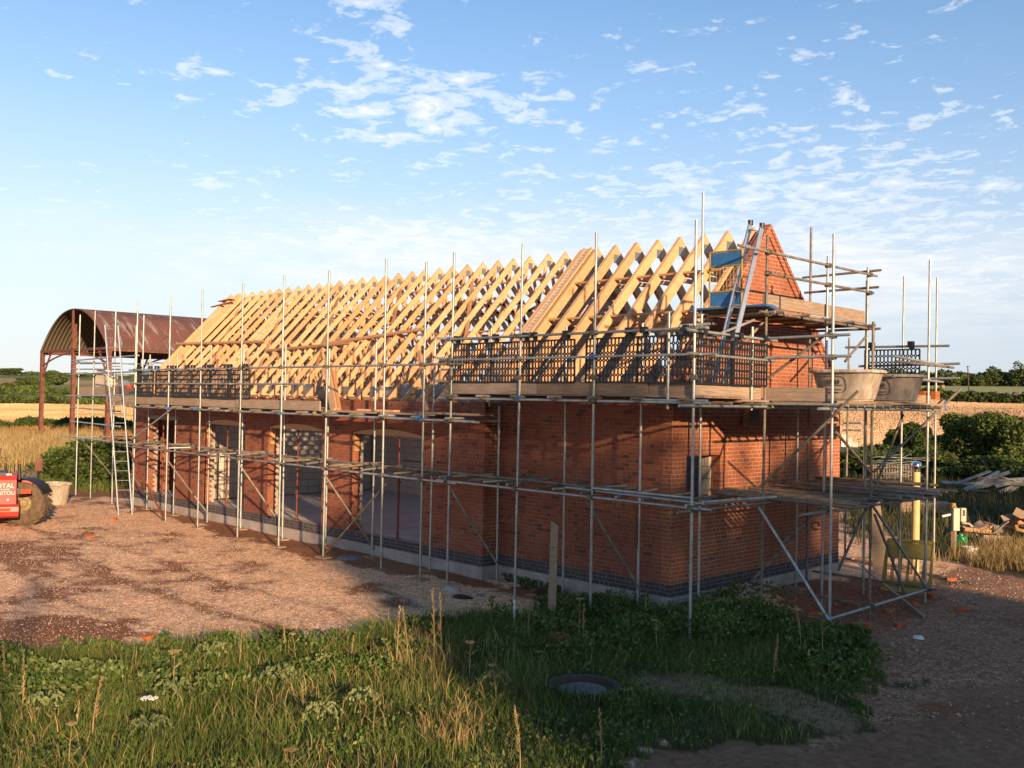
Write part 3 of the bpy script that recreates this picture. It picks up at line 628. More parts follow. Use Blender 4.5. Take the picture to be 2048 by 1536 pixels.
for px in (bx0+.1, bx1-.1): MB().beam((px, by0, bze-.1), (px, by1, bze-.1), .12, .18).build('eaves_beam', M['rust'], barn)
MB().beam(((bx0+bx1)/2, by0+.05, bze), ((bx0+bx1)/2, by0+.05, bzp-.1), .12, .12).build('king_post', M['rust'], barn)
# ------------------------------------------------------------------ scaffold
R = .0242
sc = empty('scaffold', (-8, -1.5, GZ), 'tube and board scaffold wrapped round the unfinished brick barn', 'scaffold')
CPTS = []        # places that get a coupler
def tube(name, p, q, mat='galv', r=R):
    p = Vector(p); q = Vector(q); o = MB().tube(p, q, r, 12).build(name, M[mat], sc, True, org=p); return o
YO = -1.5
outer = [(-19.0, 6.27, 'z'), (-16.76, 6.29), (-14.79, 6.32), (-12.59, 6.33), (-10.60, 6.39), (-8.64, 6.34), (-6.46, 6.42), (-5.13, 6.23), (-4.30, 6.35), (-2.38, 6.33), (-.55, 6.34), (1.50, 6.32)]
poles = []
for a in outer: poles.append((a[0], YO, None, a[1]))
inner = [(-19.7, 4.65), (-17.86, 4.63), (-15.7, 4.85), (-13.8, 4.70), (-11.67, 4.76), (-9.7, 4.6), (-7.8, 4.71), (-5.74, 4.67)]
for x, zt in inner: poles.append((x, -.75, None, zt))
poles += [(-4.08, -.35, None, 3.3), (-2.25, -.35, None, 4.87), (-.44, -.35, None, 4.86), (.35, .36, None, 7.2)]
# gable and loading bay
poles += [(1.5, .57, None, 6.36), (2.74, .57, None, 6.24), (.35, 3.72, None, 3.38), (.35, 4.17, None, 7.1), (1.5, 2.66, None, 6.23), (1.5, 4.32, None, 6.2),
          (2.62, 2.22, None, 4.93), (1.85, 5.12, None, 3.5), (2.62, 4.55, None, 6.27), (.55, 9.95, None, 6.64), (-.20, 9.75, None, 6.7), (-.85, 8.2, None, 5.1), (-.55, 8.5, None, 6.5)]
# bay past the far end
poles += [(-25.6, -.75, None, 6.2), (-24.0, -.85, None, 6.25), (-22.05, -.9, None, 6.2), (-23.4, .35, None, 5.8), (-22.4, .2, None, 6.1), (-22.9, 3.4, None, 6.4)]
# rear run behind the roof
for x in (-20.5, -18.5, -16.4): poles.append((x, 8.2, None, 6.6))
for (x, y, zb, zt) in poles:
    zb = gz(x, y)-.02 if zb is None else zb; o = tube('pole', (x+random.uniform(-.015,.015), y, zb), (x+random.uniform(-.03,.03), y+random.uniform(-.02,.02), zt), ('galv' if random.random() < .85 else 'old_tube') if y > .3 else 'galv')
    if random.random() < .6: MB().box((x-.08-.1, y-.11, gz(x, y)-.01), (x+.08+.1, y+.11, gz(x, y)+.03)).build('sole_board', M['board2'], sc)
# short guard-rail puncheons
for (x, y, z0, z1) in ((1.0, YO, 3.35, 4.9), (1.5, .15, 3.35, 4.75), (-4.33, -.4, 3.3, 4.9)): tube('puncheon', (x, y, z0), (x, y, z1))
def H(name, a, b, mat='galv'): return tube(name, a, b, mat)
def run(name, x0, x1, y, z, mat='galv', sp=6.0, off=.05):
    """a ledger of jointed tubes"""
    x = x0; k = 0
    while x < x1:
        e = min(x+sp, x1); tube(name, (x, y+(k % 2)*off, z+(k % 2)*.0), (e+.25 if e < x1 else e, y+(k % 2)*off, z), mat); x = e; k += 1
# long side lifts
run('ledger', -19.6, -4.0, YO-.05, 1.79); run('ledger', -4.6, 1.85, YO-.05, 1.82)
run('ledger', -20.3, -3.6, -.80, 1.84, 'old_tube')
run('ledger', -19.5, -3.55, YO-.05, 3.01); run('ledger', -19.8, -3.7, -.80, 3.01, 'old_tube'); run('ledger', -4.6, 1.8, YO-.05, 3.455); run('ledger', -4.5, .4, -.30, 3.44, 'old_tube')
run('guard_rail', -19.4, -3.85, YO-.05, 4.13); run('guard_rail', -19.3, -9.6, YO-.05, 3.72)
run('guard_rail', -4.5, 1.75, YO-.05, 4.62); run('guard_rail', -4.6, 1.9, YO-.05, 4.21)
H('guard_rail', (-4.38, YO-.3, 4.63), (-4.36, -.1, 4.70)); H('guard_rail', (-4.38, YO-.3, 4.24), (-4.36, -.2, 4.24)); H('guard_rail', (-4.38, YO-.3, 3.79), (-4.36, -.2, 3.79))
H('ledger', (-3.9, YO+.04, 3.0), (-3.5, YO+.04, 3.0), 'galv')
# gable returns
H('guard_rail', (1.55, YO-.25, 4.58), (1.55, .85, 4.55)); H('guard_rail', (1.55, YO-.25, 4.22), (1.55, .8, 4.20)); H('guard_rail', (1.3, YO-.1, 4.66), (.35, .8, 4.9))
H('ledger', (1.55, YO-.45, 3.41), (1.55, 5.4, 3.42)); H('ledger', (.32, -.6, 3.41), (.32, 5.2, 3.42), 'old_tube'); H('ledger', (.3, YO, 3.49), (1.75, YO, 3.49))
H('guard_rail', (1.3, .52, 4.57), (3.05, .52, 4.59)); H('guard_rail', (1.3, .52, 4.24), (3.08, .52, 4.25))
H('ledger', (1.2, .52, 3.46), (3.0, .52, 3.47)); H('ledger', (2.69, .2, 3.40), (2.69, 4.95, 3.40)); H('ledger', (2.67, -.3, 1.74), (2.67, 4.8, 1.74), 'old_tube'); H('ledger', (1.52, -1.9, 1.78), (1.52, 5.0, 1.76), 'old_tube'); H('ledger', (.4, -.8, 1.78), (.4, 5.3, 1.76), 'old_tube')
for X, Y0, Z, L in ((2.62, 5.0, 4.62, 0),): pass
H('guard_rail', (.6, 5.2, 4.68), (2.75, 5.2, 4.66)); H('guard_rail', (.9, 5.2, 4.28), (2.95, 5.2, 4.31)); H('guard_rail', (.9, 5.2, 4.0), (2.95, 5.2, 4.03)); H('guard_rail', (2.67, 2.9, 4.36), (2.67, 5.1, 4.28)); H('guard_rail', (2.67, 2.9, 4.0), (2.67, 5.1, 3.95)); H('guard_rail', (2.67, 3.0, 4.27), (2.67, 5.6, 4.25), 'old_tube')
# rails glimpsed beyond the far corner of the gable
p = atY(1686, 846, 8.4); H('guard_rail', p, atY(1722, 846, 8.4)); H('guard_rail', atY(1686, 860, 8.4), atY(1722, 861, 8.4))
# upper platform on the gable
H('guard_rail', (1.55, -.40, 6.05), (1.55, 4.6, 6.05), 'old_tube'); H('guard_rail', (1.55, .45, 5.68), (1.55, 4.45, 5.70), 'old_tube'); H('ledger', (1.55, .3, 5.02), (1.55, 4.55, 4.98), 'old_tube')
H('guard_rail', (.05, 4.37, 6.11), (1.75, 4.37, 6.13), 'old_tube'); H('guard_rail', (.1, 4.37, 5.79), (1.7, 4.37, 5.80), 'old_tube')
H('ledger', (.1, .50, 5.0), (1.7, .52, 5.02)); H('ledger', (.3, .2, 5.0), (.3, 4.6, 4.99), 'old_tube'); H('ledger', (.1, 4.37, 4.98), (1.75, 4.37, 4.98), 'old_tube'); H('ledger', (.1, 2.6, 4.97), (1.7, 2.6, 4.97), 'old_tube')
# braces given by their ends on the planes of the poles
def B2(a, b, mat='galv'): tube('brace', a, b, mat)
B2(atY(267,876,YO-.08), atY(343,818,YO-.08)); B2(atY(260,902,YO-.08), atY(329,1040,YO-.08), 'prop')
for (u0,v0,u1,v1) in ((325,907,416,1028), (470,916,550,1032), (648,948,749,1099), (893,965,996,1130), (1172,1000,1280,1180), (262,948,298,992)):
    B2(atY(u0,v0,YO-.02), atY(u1,v1,-.70 if u0 < 900 else -.40), 'old_tube')
B2(atY(648,1110,YO+.06), atY(771,969,YO+.06), 'old_tube')
B2(atY(1518,1015,.50), atY(1664,1250,.50)); B2(atY(1521,974,.48), atY(1716,782,.48), 'old_tube')
B2(atX(1672,864,2.74), atX(1742,946,2.70), 'old_tube'); B2(atX(1748,944,2.70), atX(1922,777,2.70), 'old_tube')
B2(atX(1806,829,2.0), atX(1752,972,2.0), 'old_tube'); B2(atX(1758,958,2.05), atX(1677,1140,2.05), 'old_tube')
B2(atX(1742,1006,2.68), atX(1852,1174,2.68)); B2(atX(1749,1029,2.5), atX(1811,1190,2.5), 'old_tube')
B2(atX(1558,1092,.32), atX(1650,1010,.32), 'old_tube'); B2(atX(1500,1165,.32), atX(1600,1060,.32), 'old_tube')
B2(atY(1385,690,-1.45), atY(1508,640,.45)); B2(atX(1530,640,.9), atX(1478,697,.9), 'old_tube')
B2(atY(1530,761,.6), atY(1665,659,.6), 'old_tube'); B2(atX(1690,723,1.5), atX(1733,672,1.5), 'old_tube')
# low ties round the loading bay
H('ledger', (.2, .50, .02), (2.8, .52, .0), 'old_tube'); H('ledger', (.2, 2.2, .05), (2.75, 2.18, -.02), 'old_tube'); H('ledger', (.3, 4.5, .02), (2.85, 4.5, .02), 'old_tube'); H('ledger', (2.66, .2, -.02), (2.66, 4.8, -.0)); H('ledger', (.33, -.3, .0), (.33, 2.4, .0), 'old_tube')
# far end bay
def LB(a, b, n='guard_rail', m='galv'): tube(n, a, b, m)
for z, x0 in ((4.55, -26.2), (4.05, -26.5), (3.28, -26.6), (1.80, -26.9)): LB((x0, -.8, z), (-19.2, -1.35, z+.04), 'guard_rail' if z > 3.5 else 'ledger')
for z in (2.35, 2.85, 4.45, 4.25): LB((-26.4, -.70, z), (-21.9, -.75, z-.05))
for z in (4.5, 4.1, 3.25, 1.8): LB((-25.6, -.9, z), (-25.6, 2.0, z)); LB((-23.0, 0.6, z), (-22.4, 6.8, z+.02))
LB((-25.4, -.7, 1.8), (-22.8, -.6, .6), 'brace', 'old_tube')
for x0 in (-21.2, -19.0): LB((x0, 8.2, 6.2), (x0+2.6, 8.2, 6.2)); LB((x0, 8.2, 5.75), (x0+2.6, 8.2, 5.75))

# transoms: left lift, high lift and the boardless middle lift
rnd = random.Random(4)
NT_ = [0]
def transom(p, q, mat=None): NT_[0] += 1; tube('transom', p, q, mat or rnd.choice(('old_tube', 'old_tube', 'galv')))
for k in range(15): x = -19.3+1.08*k; transom((x, YO-.22, 3.06), (x+rnd.uniform(-.08,.08), -.5, 3.06))
for k in range(7): x = -4.2+.93*k; transom((x, YO-.24, 3.51), (x, -.1, 3.51))
for k in range(20):
    x = -19.4+.79*k+rnd.uniform(-.2,.2); a = rnd.uniform(-.5,.35); l = rnd.uniform(.0,.35); transom((x, YO-.15-l*.3, 1.87+rnd.uniform(0,.03)), (x+a, -.60+l*.2, 1.90+rnd.uniform(0,.05)))
for k in range(9):
    x = -4.3+.62*k+rnd.uniform(-.15,.15); transom((x, YO-.15, 1.88+rnd.uniform(0,.02)), (x+rnd.uniform(-.4,.5), -.2, 1.92))
for k in range(6):
    x = -18+3.0*k; transom((x, YO+.1+.05*k, 1.95), (x+2.6+rnd.uniform(0,1), -1.0, 1.93), 'old_tube')
transom((-1.2, YO+.05, 1.93), (1.7, YO+.02, 1.90), 'galv'); transom((-.55, YO-.0, 1.97), (1.4, YO+.12, 1.96), 'galv'); transom((1.45, YO-.1, 1.86), (1.5, .9, 1.83), 'galv'); transom((1.7, YO, 1.93), (1.75, .55, 1.90), 'galv')
# heap of tubes laid side by side across the loading bay
for k in range(34):
    y = .62+.132*k; x0 = .28+rnd.uniform(-.25,.25); x1 = 2.78+rnd.uniform(-.25,.35)
    tube('loose_tube', (x0, y+rnd.uniform(-.10,.10), 1.815+rnd.uniform(0,.07)), (x1, y+rnd.uniform(-.12,.12), 1.815+rnd.uniform(0,.06)), rnd.choice(('old_tube','old_tube','old_tube','galv')))
for (y, c) in ((5.3, 'yellow'), (5.45, 'old_tube'), (5.15, 'old_tube')): tube('loose_tube', (-.1, y, 1.9), (2.3+.25*(c == 'yellow'), y-.1, 1.93), 'old_tube' if c != 'yellow' else 'old_tube')
MB().tube((2.42, 5.19, 1.93), (2.50, 5.185, 1.93), .03, 10).build('tube_cap', M['yellow'], sc)
for k in range(13):
    y = .75+.31*k; tube('bay_transom', (1.25, y, 3.455), (2.85+rnd.uniform(0,.08), y, 3.455), rnd.choice(('old_tube','galv')))
for k in range(7): y = -.9+.9*k; tube('bay_transom', (.05, y, 3.455), (1.8, y, 3.455), 'old_tube')
for k in range(5): y = .75+.85*k; tube('bay_transom', (.05, y, 5.03), (1.75, y, 5.03), 'old_tube')

# boards
def board(name, a, b, w=.225, h=.038, mat='board', up=Vector((0,0,1)), end=None):
    a = Vector(a); b = Vector(b); o = MB().beam(a, b, w, h, up).build(name, M[mat], sc, org=a)
    if end:
        d = (b-a).normalized(); MB().beam(b-d*.05, b+d*.004, w+.006, h+.006, up).build('end_band', M[end], o)
    return o
for r_ in range(3):
    y = -1.32+.235*r_; x = -19.2
    while x < -8.9: board('deck_board', (x, y, 3.105), (min(x+3.9, -8.9)-.02, y, 3.105), mat=rnd.choice(('board','board2'))); x += 3.9
for r_ in range(2):
    y = -1.25+.24*r_; board('deck_board', (-8.85, y, 3.105), (-5.0, y+.02, 3.105), mat='board'); board('deck_board', (-5.6, y, 3.14), (-3.75, y+.05, 3.14), mat='board2')
for r_ in range(5):
    y = -1.33+.235*r_; board('deck_board', (-4.4, y, 3.555), (-.45, y, 3.555)); board('deck_board', (-.4, y, 3.555), (1.65, y, 3.555), mat='board2')
for r_ in range(5):
    x = .50+.235*r_; board('deck_board', (x, -.35, 3.51), (x, 2.6, 3.51), up=Vector((0,0,1))); board('deck_board', (x, 2.62, 3.51), (x, 5.5, 3.51), mat='board2', end='blue' if r_ == 4 else None)
for r_ in range(5):
    x = 1.72+.235*r_; board('deck_board', (x, .62, 3.51), (x, 4.9+.1*(r_ % 2), 3.51), mat='board2')
for r_ in range(5):
    x = .34+.24*r_; board('deck_board', (x, .40, 5.08), (x, 4.62, 5.08), mat='board2')
for k, (x, y) in enumerate(((.15, .35), (.15, .60), (.2, .85))): board('blue_board', (x, y, 5.115), (1.72-.1*k, y-.02, 5.115), .225, .034, 'blue')
T = Vector((0,-1,0)); TX = Vector((1,0,0))
def toe(a, b, mat='board', up=T, h=.225, end=None): return board('toe_board', a, b, h, .036, mat, up, end)
# the board is stood on edge: its width runs up
toe((-21.3, YO+.05, 3.205), (-19.0, YO+.05, 3.205)); toe((-19.05, YO+.045, 3.215), (-15.0, YO+.045, 3.215), 'board2'); toe((-16.4, YO+.045, 3.22), (-12.5, YO+.085, 3.22)); toe((-12.9, YO+.05, 3.215), (-8.98, YO+.05, 3.215))
toe((-4.28, YO+.045, 3.66), (-2.0+.05, YO+.045, 3.67)); toe((-1.93, YO+.045, 3.68), (.55, YO+.045, 3.66), 'board2'); toe((.35, YO+.09, 3.66), (1.46, YO+.09, 3.66))
toe((1.45, YO+.05, 3.655), (1.45, .50, 3.645), 'board', TX); toe((1.46, .62, 3.63), (2.62, .62, 3.63), 'board'); toe((2.57, 3.2, 3.57), (2.57, 4.75, 3.575), 'board2', TX); toe((2.45, 4.2, 3.50), (2.45, 5.75, 3.50), 'board2', TX, end='blue')
toe((1.45, .56, 5.235), (1.45, 4.27, 5.215), 'board', TX)
board('toe_board', (-25.6, -.72, 3.46), (-22.0, -.8, 3.48), .30, .036, 'board', T); board('toe_board', (-22.3, -.85, 3.46), (-19.2, -1.2, 3.46), .26, .036, 'board2', T); board('toe_board', (-22.95, .4, 3.42), (-22.6, 6.6, 3.42), .28, .036, 'board2', TX)
for r_ in range(3): board('deck_board', (-25.6, -.5+.24*r_, 3.33), (-21.8, -.5+.24*r_, 3.33), mat='board2')
# couplers where the front and gable poles cross their ledgers
cm = MB(); cm.box((-.045,-.05,-.04), (.045,.05,.04)); cm.box((-.03,-.075,-.025), (.05,.02,.025)); cm.tube((.05,-.03,.0), (.085,-.03,.0), .012, 6); cm.tube((-.05,.03,.0), (-.08,.03,.0), .012, 6)
cme = cm.mesh('coupler', M['coupler'])
cmb = cm.mesh('coupler_blue', M['blue']); spots = []
for x, zt, *_ in [(a[0], a[1]) for a in outer if a[0] < -4.2]:
    for z in (1.79, 3.01, 4.13): spots.append((x, YO-.03, z))
for x in (-4.30, -2.38, -.55, 1.50):
    for z in (1.82, 3.455, 3.86, 4.21, 4.62): spots.append((x, YO-.03, z))
for k in range(7): spots.append((-4.2+.93*k, YO-.06, 3.48))
for k in range(0, 15): spots.append((-19.3+1.08*k, YO-.06, 3.03))
for y in (.57, 2.66, 4.32):
    for z in (5.0, 5.69, 6.05, 3.42): spots.append((1.53, y, z))
for y in (.57, 2.22, 4.55):
    for z in (0.0, 1.76, 3.42): spots.append((2.65, y, z))
for z in (4.24, 4.58): spots += [(1.5, .55, z), (2.74, .55, z)]
for i, s in enumerate(spots[:98]):
    o = link('coupler', cmb if i % 9 == 4 else cme, sc, Vector(s)-sc.location); o.rotation_euler = (0, 0, rnd.choice((0, 1.57, 3.1)))
# bright coupler caps
MB().tube((1.20, YO-.12, 1.72), (1.20, YO-.18, 1.72), .032, 12).build('tube_cap', M['yellow'], sc); MB().tube((-8.9, YO-.12, 3.06), (-8.9, YO-.19, 3.06), .030, 12).build('tube_cap', M['yellow'], sc)
MB().tube((-.47, -.40, 1.62), (-.47, -.40, .85), R+.003, 12).build('red_band', M['prop'], sc, True)
# hook hanging from the corner pole
mb = MB(); c0 = Vector((2.66, .50, 1.55))
for k in range(9):
    a = k*.6; a2 = (k+1)*.6; mb.tube(c0+Vector((-.14+.11*math.cos(a)*.6, -.02, .06*math.sin(a)-.05)), c0+Vector((-.14+.11*math.cos(a2)*.6, -.02, .06*math.sin(a2)-.05)), .018, 6)
mb.build('hanging_coupler', M['prop'], sc)
# ------------------------------------------------------------------ brick guards
def guard_mesh():
    mb = MB(); nx, nz, cw, ch, th = 14, 6, .079, .125, .014
    W_ = nx*cw
    for i in range(nx):
        for j in range(nz):
            cx = -W_/2+cw*(i+.5); cz = ch*(j+.5); c = .016; a, b = cw/2, ch/2
            out = [(a,-b+c),(a,-.015),(a,.015),(a,b-c),(a-c,b),(.008,b),(-.008,b),(-a+c,b),(-a,b-c),(-a,.015),(-a,-.015),(-a,-b+c),(-a+c,-b),(-.008,-b),(.008,-b),(a-c,-b)]
            hr = cw/2-.0125; hs = ch/2-.012-hr; inn = []
            for k in range(16):
                ang = math.atan2(out[k][1]*.62, out[k][0]); inn.append((hr*math.cos(ang), hr*math.sin(ang)+(hs if math.sin(ang) > 0 else -hs)*(1 if abs(math.sin(ang)) > .18 else abs(math.sin(ang))/.18)))
            vs = [(cx+p[0], y, cz+p[1]) for y in (-th/2, th/2) for ring in (out, inn) for p in ring]
            fs = []
            for k in range(16):
                l = (k+1) % 16; fs += [(k, l, 16+l, 16+k), (48+k, 48+l, 32+l, 32+k), (16+k, 16+l, 48+l, 48+k)]
            mb.add(vs, fs)
    h = nz*ch
    for s in (-1, 1): mb.box((s*W_/2-.012, -.02, 0) if s < 0 else (W_/2-.004, -.02, 0), (-W_/2+.004, .02, h) if s < 0 else (W_/2+.012, .02, h))
    mb.box((-W_/2, -.02, -.012), (W_/2, .02, .006)); mb.box((-W_/2, -.02, h-.006), (W_/2, .02, h+.012))
    return mb.mesh('brick_guard', M['black'])
hm = MB()
hm.poly([(-.05,.012,.74),(-.05,.012,.905),(-.05,-.095,.905),(-.05,-.095,.80),(-.05,-.075,.80),(-.05,-.075,.885),(-.05,-.015,.885),(-.05,-.015,.74)], (.10,0,0))
GME = guard_mesh(); HME = hm.mesh('hook', M['black'])
def guard(x, y, z, rz, label, sc_=1.0, tilt=0):
    o = link('brick_guard', GME, None, (x, y, z)); o.rotation_euler = (tilt, 0, rz); o.scale = (sc_, 1, sc_); h = link('hook', HME, o, (-.40, 0, 0)); h = link('hook', HME, o, (.40, 0, 0))
    return tag(o, label, 'brick guard', 'black plastic brick guards hung on the guard rails')
nth = ('first', 'second', 'third', 'fourth', 'fifth', 'sixth', 'seventh')
for k, x in enumerate((-3.72, -2.62, -1.58, -.22, .92)):
    guard(x, YO+.02+.012*(k % 2), 3.775, 0, 'black plastic brick guard, %s from the left along the high front guard rail' % nth[k], 1.0, .02*(k % 3-1))
for k, y in enumerate((-.95, .05)): guard(1.50+.015*k, y, 3.76, math.pi/2, ('black plastic brick guard on the short end rail next to the corner pole', 'black plastic brick guard on the short end rail next to the leaning aluminium ladder')[k], .95)
for k, x in enumerate((-18.4, -17.15, -15.95, -14.9, -13.75, -12.75)):
    guard(x, YO+.02+.015*(k % 2), 3.335, 0, 'black plastic brick guard, %s from the left on the lower left guard rail' % nth[k], 1.0, .02*(k % 3-1))
guard(1.62, 5.16, 3.84, 0, 'lone black plastic brick guard behind the two mixing tubs', 1.02)

# ------------------------------------------------------------------ ladders
def ladder(name, p0, p1, q0, q1, n, mat, label, w=.05):
    p0, p1, q0, q1 = map(Vector, (p0, p1, q0, q1)); r = empty(name, p0, label, 'ladder')
    for a, b in ((p0, p1), (q0, q1)): MB().beam(a, b, w*.6, w*1.4, up=(q0-p0).cross(p1-p0).normalized()).build('stile', mat, r)
    for k in range(n):
        t_ = (k+.6)/n; MB().tube(p0.lerp(p1, t_), q0.lerp(q1, t_), .014, 8).build('rung', mat, r)
    return r
ladder('ladder', (-18.89,-1.97,-.26), (-19.90,-2.12,5.5), (-18.66,-1.65,-.26), (-19.70,-1.80,5.5), 20, M['alu'], 'tall pale aluminium ladder leaning on the left end of the scaffold from the gravel')
a = atX(1501,447,1.05); b = atX(1445,685,1.05); c_ = atX(1524,453,1.38); d_ = atX(1473,668,1.38)
def ext(p, q, z): t_ = (z-p.z)/(q.z-p.z); return p+(q-p)*t_
ul = ladder('ladder', ext(a, b, 3.56), a, ext(c_, d_, 3.56), c_, 11, M['alu'], 'aluminium ladder with black end caps leaning against the top of the brick gable', .055)
for p in (a, c_): MB().tube(p-Vector((0,0,.03)), p+Vector((0,0,.06)), .045, 12).build('end_cap', M['black'], ul)
ladder('ladder', (-20.9, 8.6, -.2), (-20.2, 7.9, 6.4), (-20.55, 8.6, -.2), (-19.85, 7.9, 6.4), 22, M['alu'], 'thin ladder behind the left end of the roof against the rusty barn')
p = atZ(1690, 850, 2.8)
# blue and yellow ladder gate
g = empty('ladder_gate', (.55, .30, 5.17), 'yellow framed gate with blue panels and wire mesh beside the pale ladder', 'gate')
x0, x1, z0, z1, y = .53, 1.18, 5.14, 6.10, .30
mb = MB()
for a_, b_ in (((x0,y,z0),(x0,y,z1)), ((x1,y,z0),(x1,y,z1)), ((x0,y,z0),(x1,y,z0)), ((x0,y,z1),(x1,y,z1)), ((x0,y,z1-.26),(x1,y,z1-.26)), ((x0,y,z0+.26),(x1,y,z0+.26))): mb.tube(a_, b_, .017, 8)
mb.build('gate_frame', M['yellow'], g); MB().box((x0+.02, y-.006, z1-.245), (x1-.02, y+.006, z1-.02)).build('blue_panel', M['blue'], g); MB().box((x0+.02, y-.006, z0+.02), (x1-.02, y+.006, z0+.245)).build('blue_panel', M['blue'], g)
mb = MB()
for k in range(9): xx = x0+.07*(k+1); mb.tube((xx, y, z0+.26), (xx, y, z1-.26), .003, 4)
for k in range(6): zz_ = z0+.26+.07*(k+.6); mb.tube((x0, y, zz_), (x1, y, zz_), .003, 4)
mb.build('wire_mesh', M['yellow'], g)

# ------------------------------------------------------------------ tubs
def text(name, s, loc, rot, size, mat, parent, ext_=.002, sx=1.0):
    c = bpy.data.curves.new(name, 'FONT'); c.body = s; c.size = size; c.extrude = ext_; c.align_x = 'CENTER'; c.align_y = 'CENTER'; c.materials.append(mat)
    o = bpy.data.objects.new('tmp', c); COL.objects.link(o); bpy.context.view_layer.update(); me = bpy.data.meshes.new_from_object(o.evaluated_get(bpy.context.evaluated_depsgraph_get())); bpy.data.objects.remove(o)
    o = link(name, me, parent, loc); o.rotation_euler = rot; o.scale = (sx, 1, 1); return o
def tub(name, x, y, z, w, d, h, rz, label, logo=False, group=None):
    r = empty(name, (x, y, z), label, 'tub', group); r.rotation_euler.z = rz; n = 48; mb = MB()
    def ring(a, b, zz, e=3.2):
        out = []
        for k in range(n):
            t_ = 2*math.pi*k/n; c, s = math.cos(t_), math.sin(t_); q = (abs(c)**e+abs(s)**e)**(-1/e); out.append((a*q*c, b*q*s, zz))
        return out
    prof = [(.60,.56,0), (.70,.66,0), (.705,.67,.05*h), (.74,.71,.06*h), (.93,.90,.88*h), (.95,.93,.9*h), (1.03,1.03,.905*h), (1.04,1.04,.95*h), (1.0,1.0,h), (.93,.91,h), (.91,.88,.9*h), (.72,.68,.1*h), (.3,.3,.09*h)]
    vs = []; 
    for a_, b_, zz in prof: vs += ring(w/2*a_, d/2*b_, zz)
    fs = [(j*n+i, j*n+(i+1) % n, (j+1)*n+(i+1) % n, (j+1)*n+i) for j in range(len(prof)-1) for i in range(n)]; fs.append(tuple((len(prof)-1)*n+i for i in range(n)))
    mb.add(vs, fs); me = mb.mesh('shell', M['tub'], (0,0,0), True); link('shell', me, r)
    if logo:
        lm = MB(); cx, cz, a_, b_ = -.10*w, .52*h, .22*w, .27*h
        def P_(u, v): yy_ = -d/2*(.70+.23*(v/h))-.006; return (u, yy_, v)
        for k in range(24):
            def q_(k): t_ = 2*math.pi*k/24; c, s = math.cos(t_), math.sin(t_); m_ = (abs(c)**4+abs(s)**4)**-.25; return P_(cx+a_*c*m_, cz+b_*s*m_)
            lm.tube(q_(k), q_(k+1), .0045, 4)
        for vz, l in ((.50, .34), (.36, .30), (.27, .2)):
            lm.beam(P_(cx-l*w*.5, vz*h), P_(cx+l*w*.5, vz*h), .006, .012)
        lm.build('printed_badge', M['logo'], r, org=parent_origin(r)) if False else link('printed_badge', lm.mesh('printed_badge', M['logo']), r)
        th = math.atan2(d/2*.23, h)
        text('lettering', 'MORTAR &', P_(cx, .63*h), (math.pi/2+th*0-.0+.12, 0, 0), .065, M['logo'], r, .004); text('lettering', 'COMPOUND', P_(cx, .565*h-.0), (math.pi/2+.12, 0, 0), .05, M['logo'], r, .004)
    return r
tub('mixing_tub', 2.38, 1.78, 3.54, 1.22, .82, .53, 0, 'beige mixing tub, nearer of the two on the loading deck, partly behind the toe board', True, 'mixing tubs on the loading deck')
tub('mixing_tub', 2.42, 3.38, 3.54, 1.16, .80, .50, 0, 'beige mixing tub with dark printed badge, farther of the two on the loading deck', True, 'mixing tubs on the loading deck')
tub('grout_tub', -22.75, -2.45, gz(-22.5,-2.3)-.02, .92, .75, .72, rad(25), 'dirty cream tub standing on the gravel between the red telehandler and the scaffold')

# ------------------------------------------------------------------ orange bricks and loose stuff on the decks
def bricks(x, y, z, nx, ny, nz, label, dx=.11, dy=.225, rz=0):
    r = empty('brick_stack', (x, y, z), label, 'brick stack')
    for i in range(nx):
        for j in range(ny):
            for k in range(nz):
                if k == nz-1 and (i+j) % 3 == 2: continue
                m_ = MB().box((x+i*dx, y+j*dy, z+k*.08), (x+i*dx+.102, y+j*dy+.21, z+k*.08+.075)); m_.build('brick', M['orangebrick'], r)
    return r
bricks(2.0, 5.35, 3.54, 4, 1, 3, 'small stack of orange bricks on the boards behind the farther mixing tub')
bricks(-23.6, -.35, 3.36, 4, 1, 4, 'stack of orange hollow bricks on the far left scaffold deck', .13)
mb = MB().box((-24.85, -.45, 3.35), (-23.75, -.1, 4.0)).poly([(-24.75,-.46,4.0),(-24.0,-.46,3.9),(-24.3,-.46,4.22),(-24.7,-.46,4.25)], (0,.3,0)); tag(mb.build('insulation_pack', simple('cream_pack', (.72,.58,.40), .15, 4, .8), None, org=(-24.3,-.3,3.35)), 'cream wrapped pack standing on the far left scaffold deck', 'pack')
mb = MB().box((-22.5, -.45, 3.36), (-22.15, -.15, 3.62)).box((-22.45, -.42, 3.62), (-22.2, -.18, 3.68)); tag(mb.build('red_crate', M['redpaint'], None, org=(-22.3,-.3,3.36)), 'red crate on the far left scaffold deck beside the tall ladder', 'crate')
mb = MB().box((-23.1, -.4, 3.36), (-22.6, -.1, 3.60)); mb.poly([(-23.1,-.41,3.6),(-22.6,-.41,3.6),(-22.75,-.41,3.85)], (0,.3,0)); tag(mb.build('grey_bin', M['greyplastic'], None, org=(-22.9,-.3,3.36)), 'grey bin between the orange bricks and the red crate', 'bin')
# timber box hanging under the gable deck
r = empty('timber_box', (.1, 2.45, 3.03), 'small brown timber box fixed to the brick gable just under the deck', 'box')
MB().poly([(.03, 2.22, 3.05), (.03, 2.70, 3.05), (.03, 2.70, 3.36), (.03, 2.28, 3.36), (.03, 2.22, 3.26)], (.10, 0, 0)).build('box_body', M['board2'], r); MB().box((.03, 2.18, 3.02), (.22, 2.72, 3.05)).build('shelf', M['board2'], r); MB().box((.132, 2.34, 3.12), (.138, 2.60, 3.33)).build('opening_shade', M['darkmetal'], r)  # dark plate on the front stands in for the shaded inside
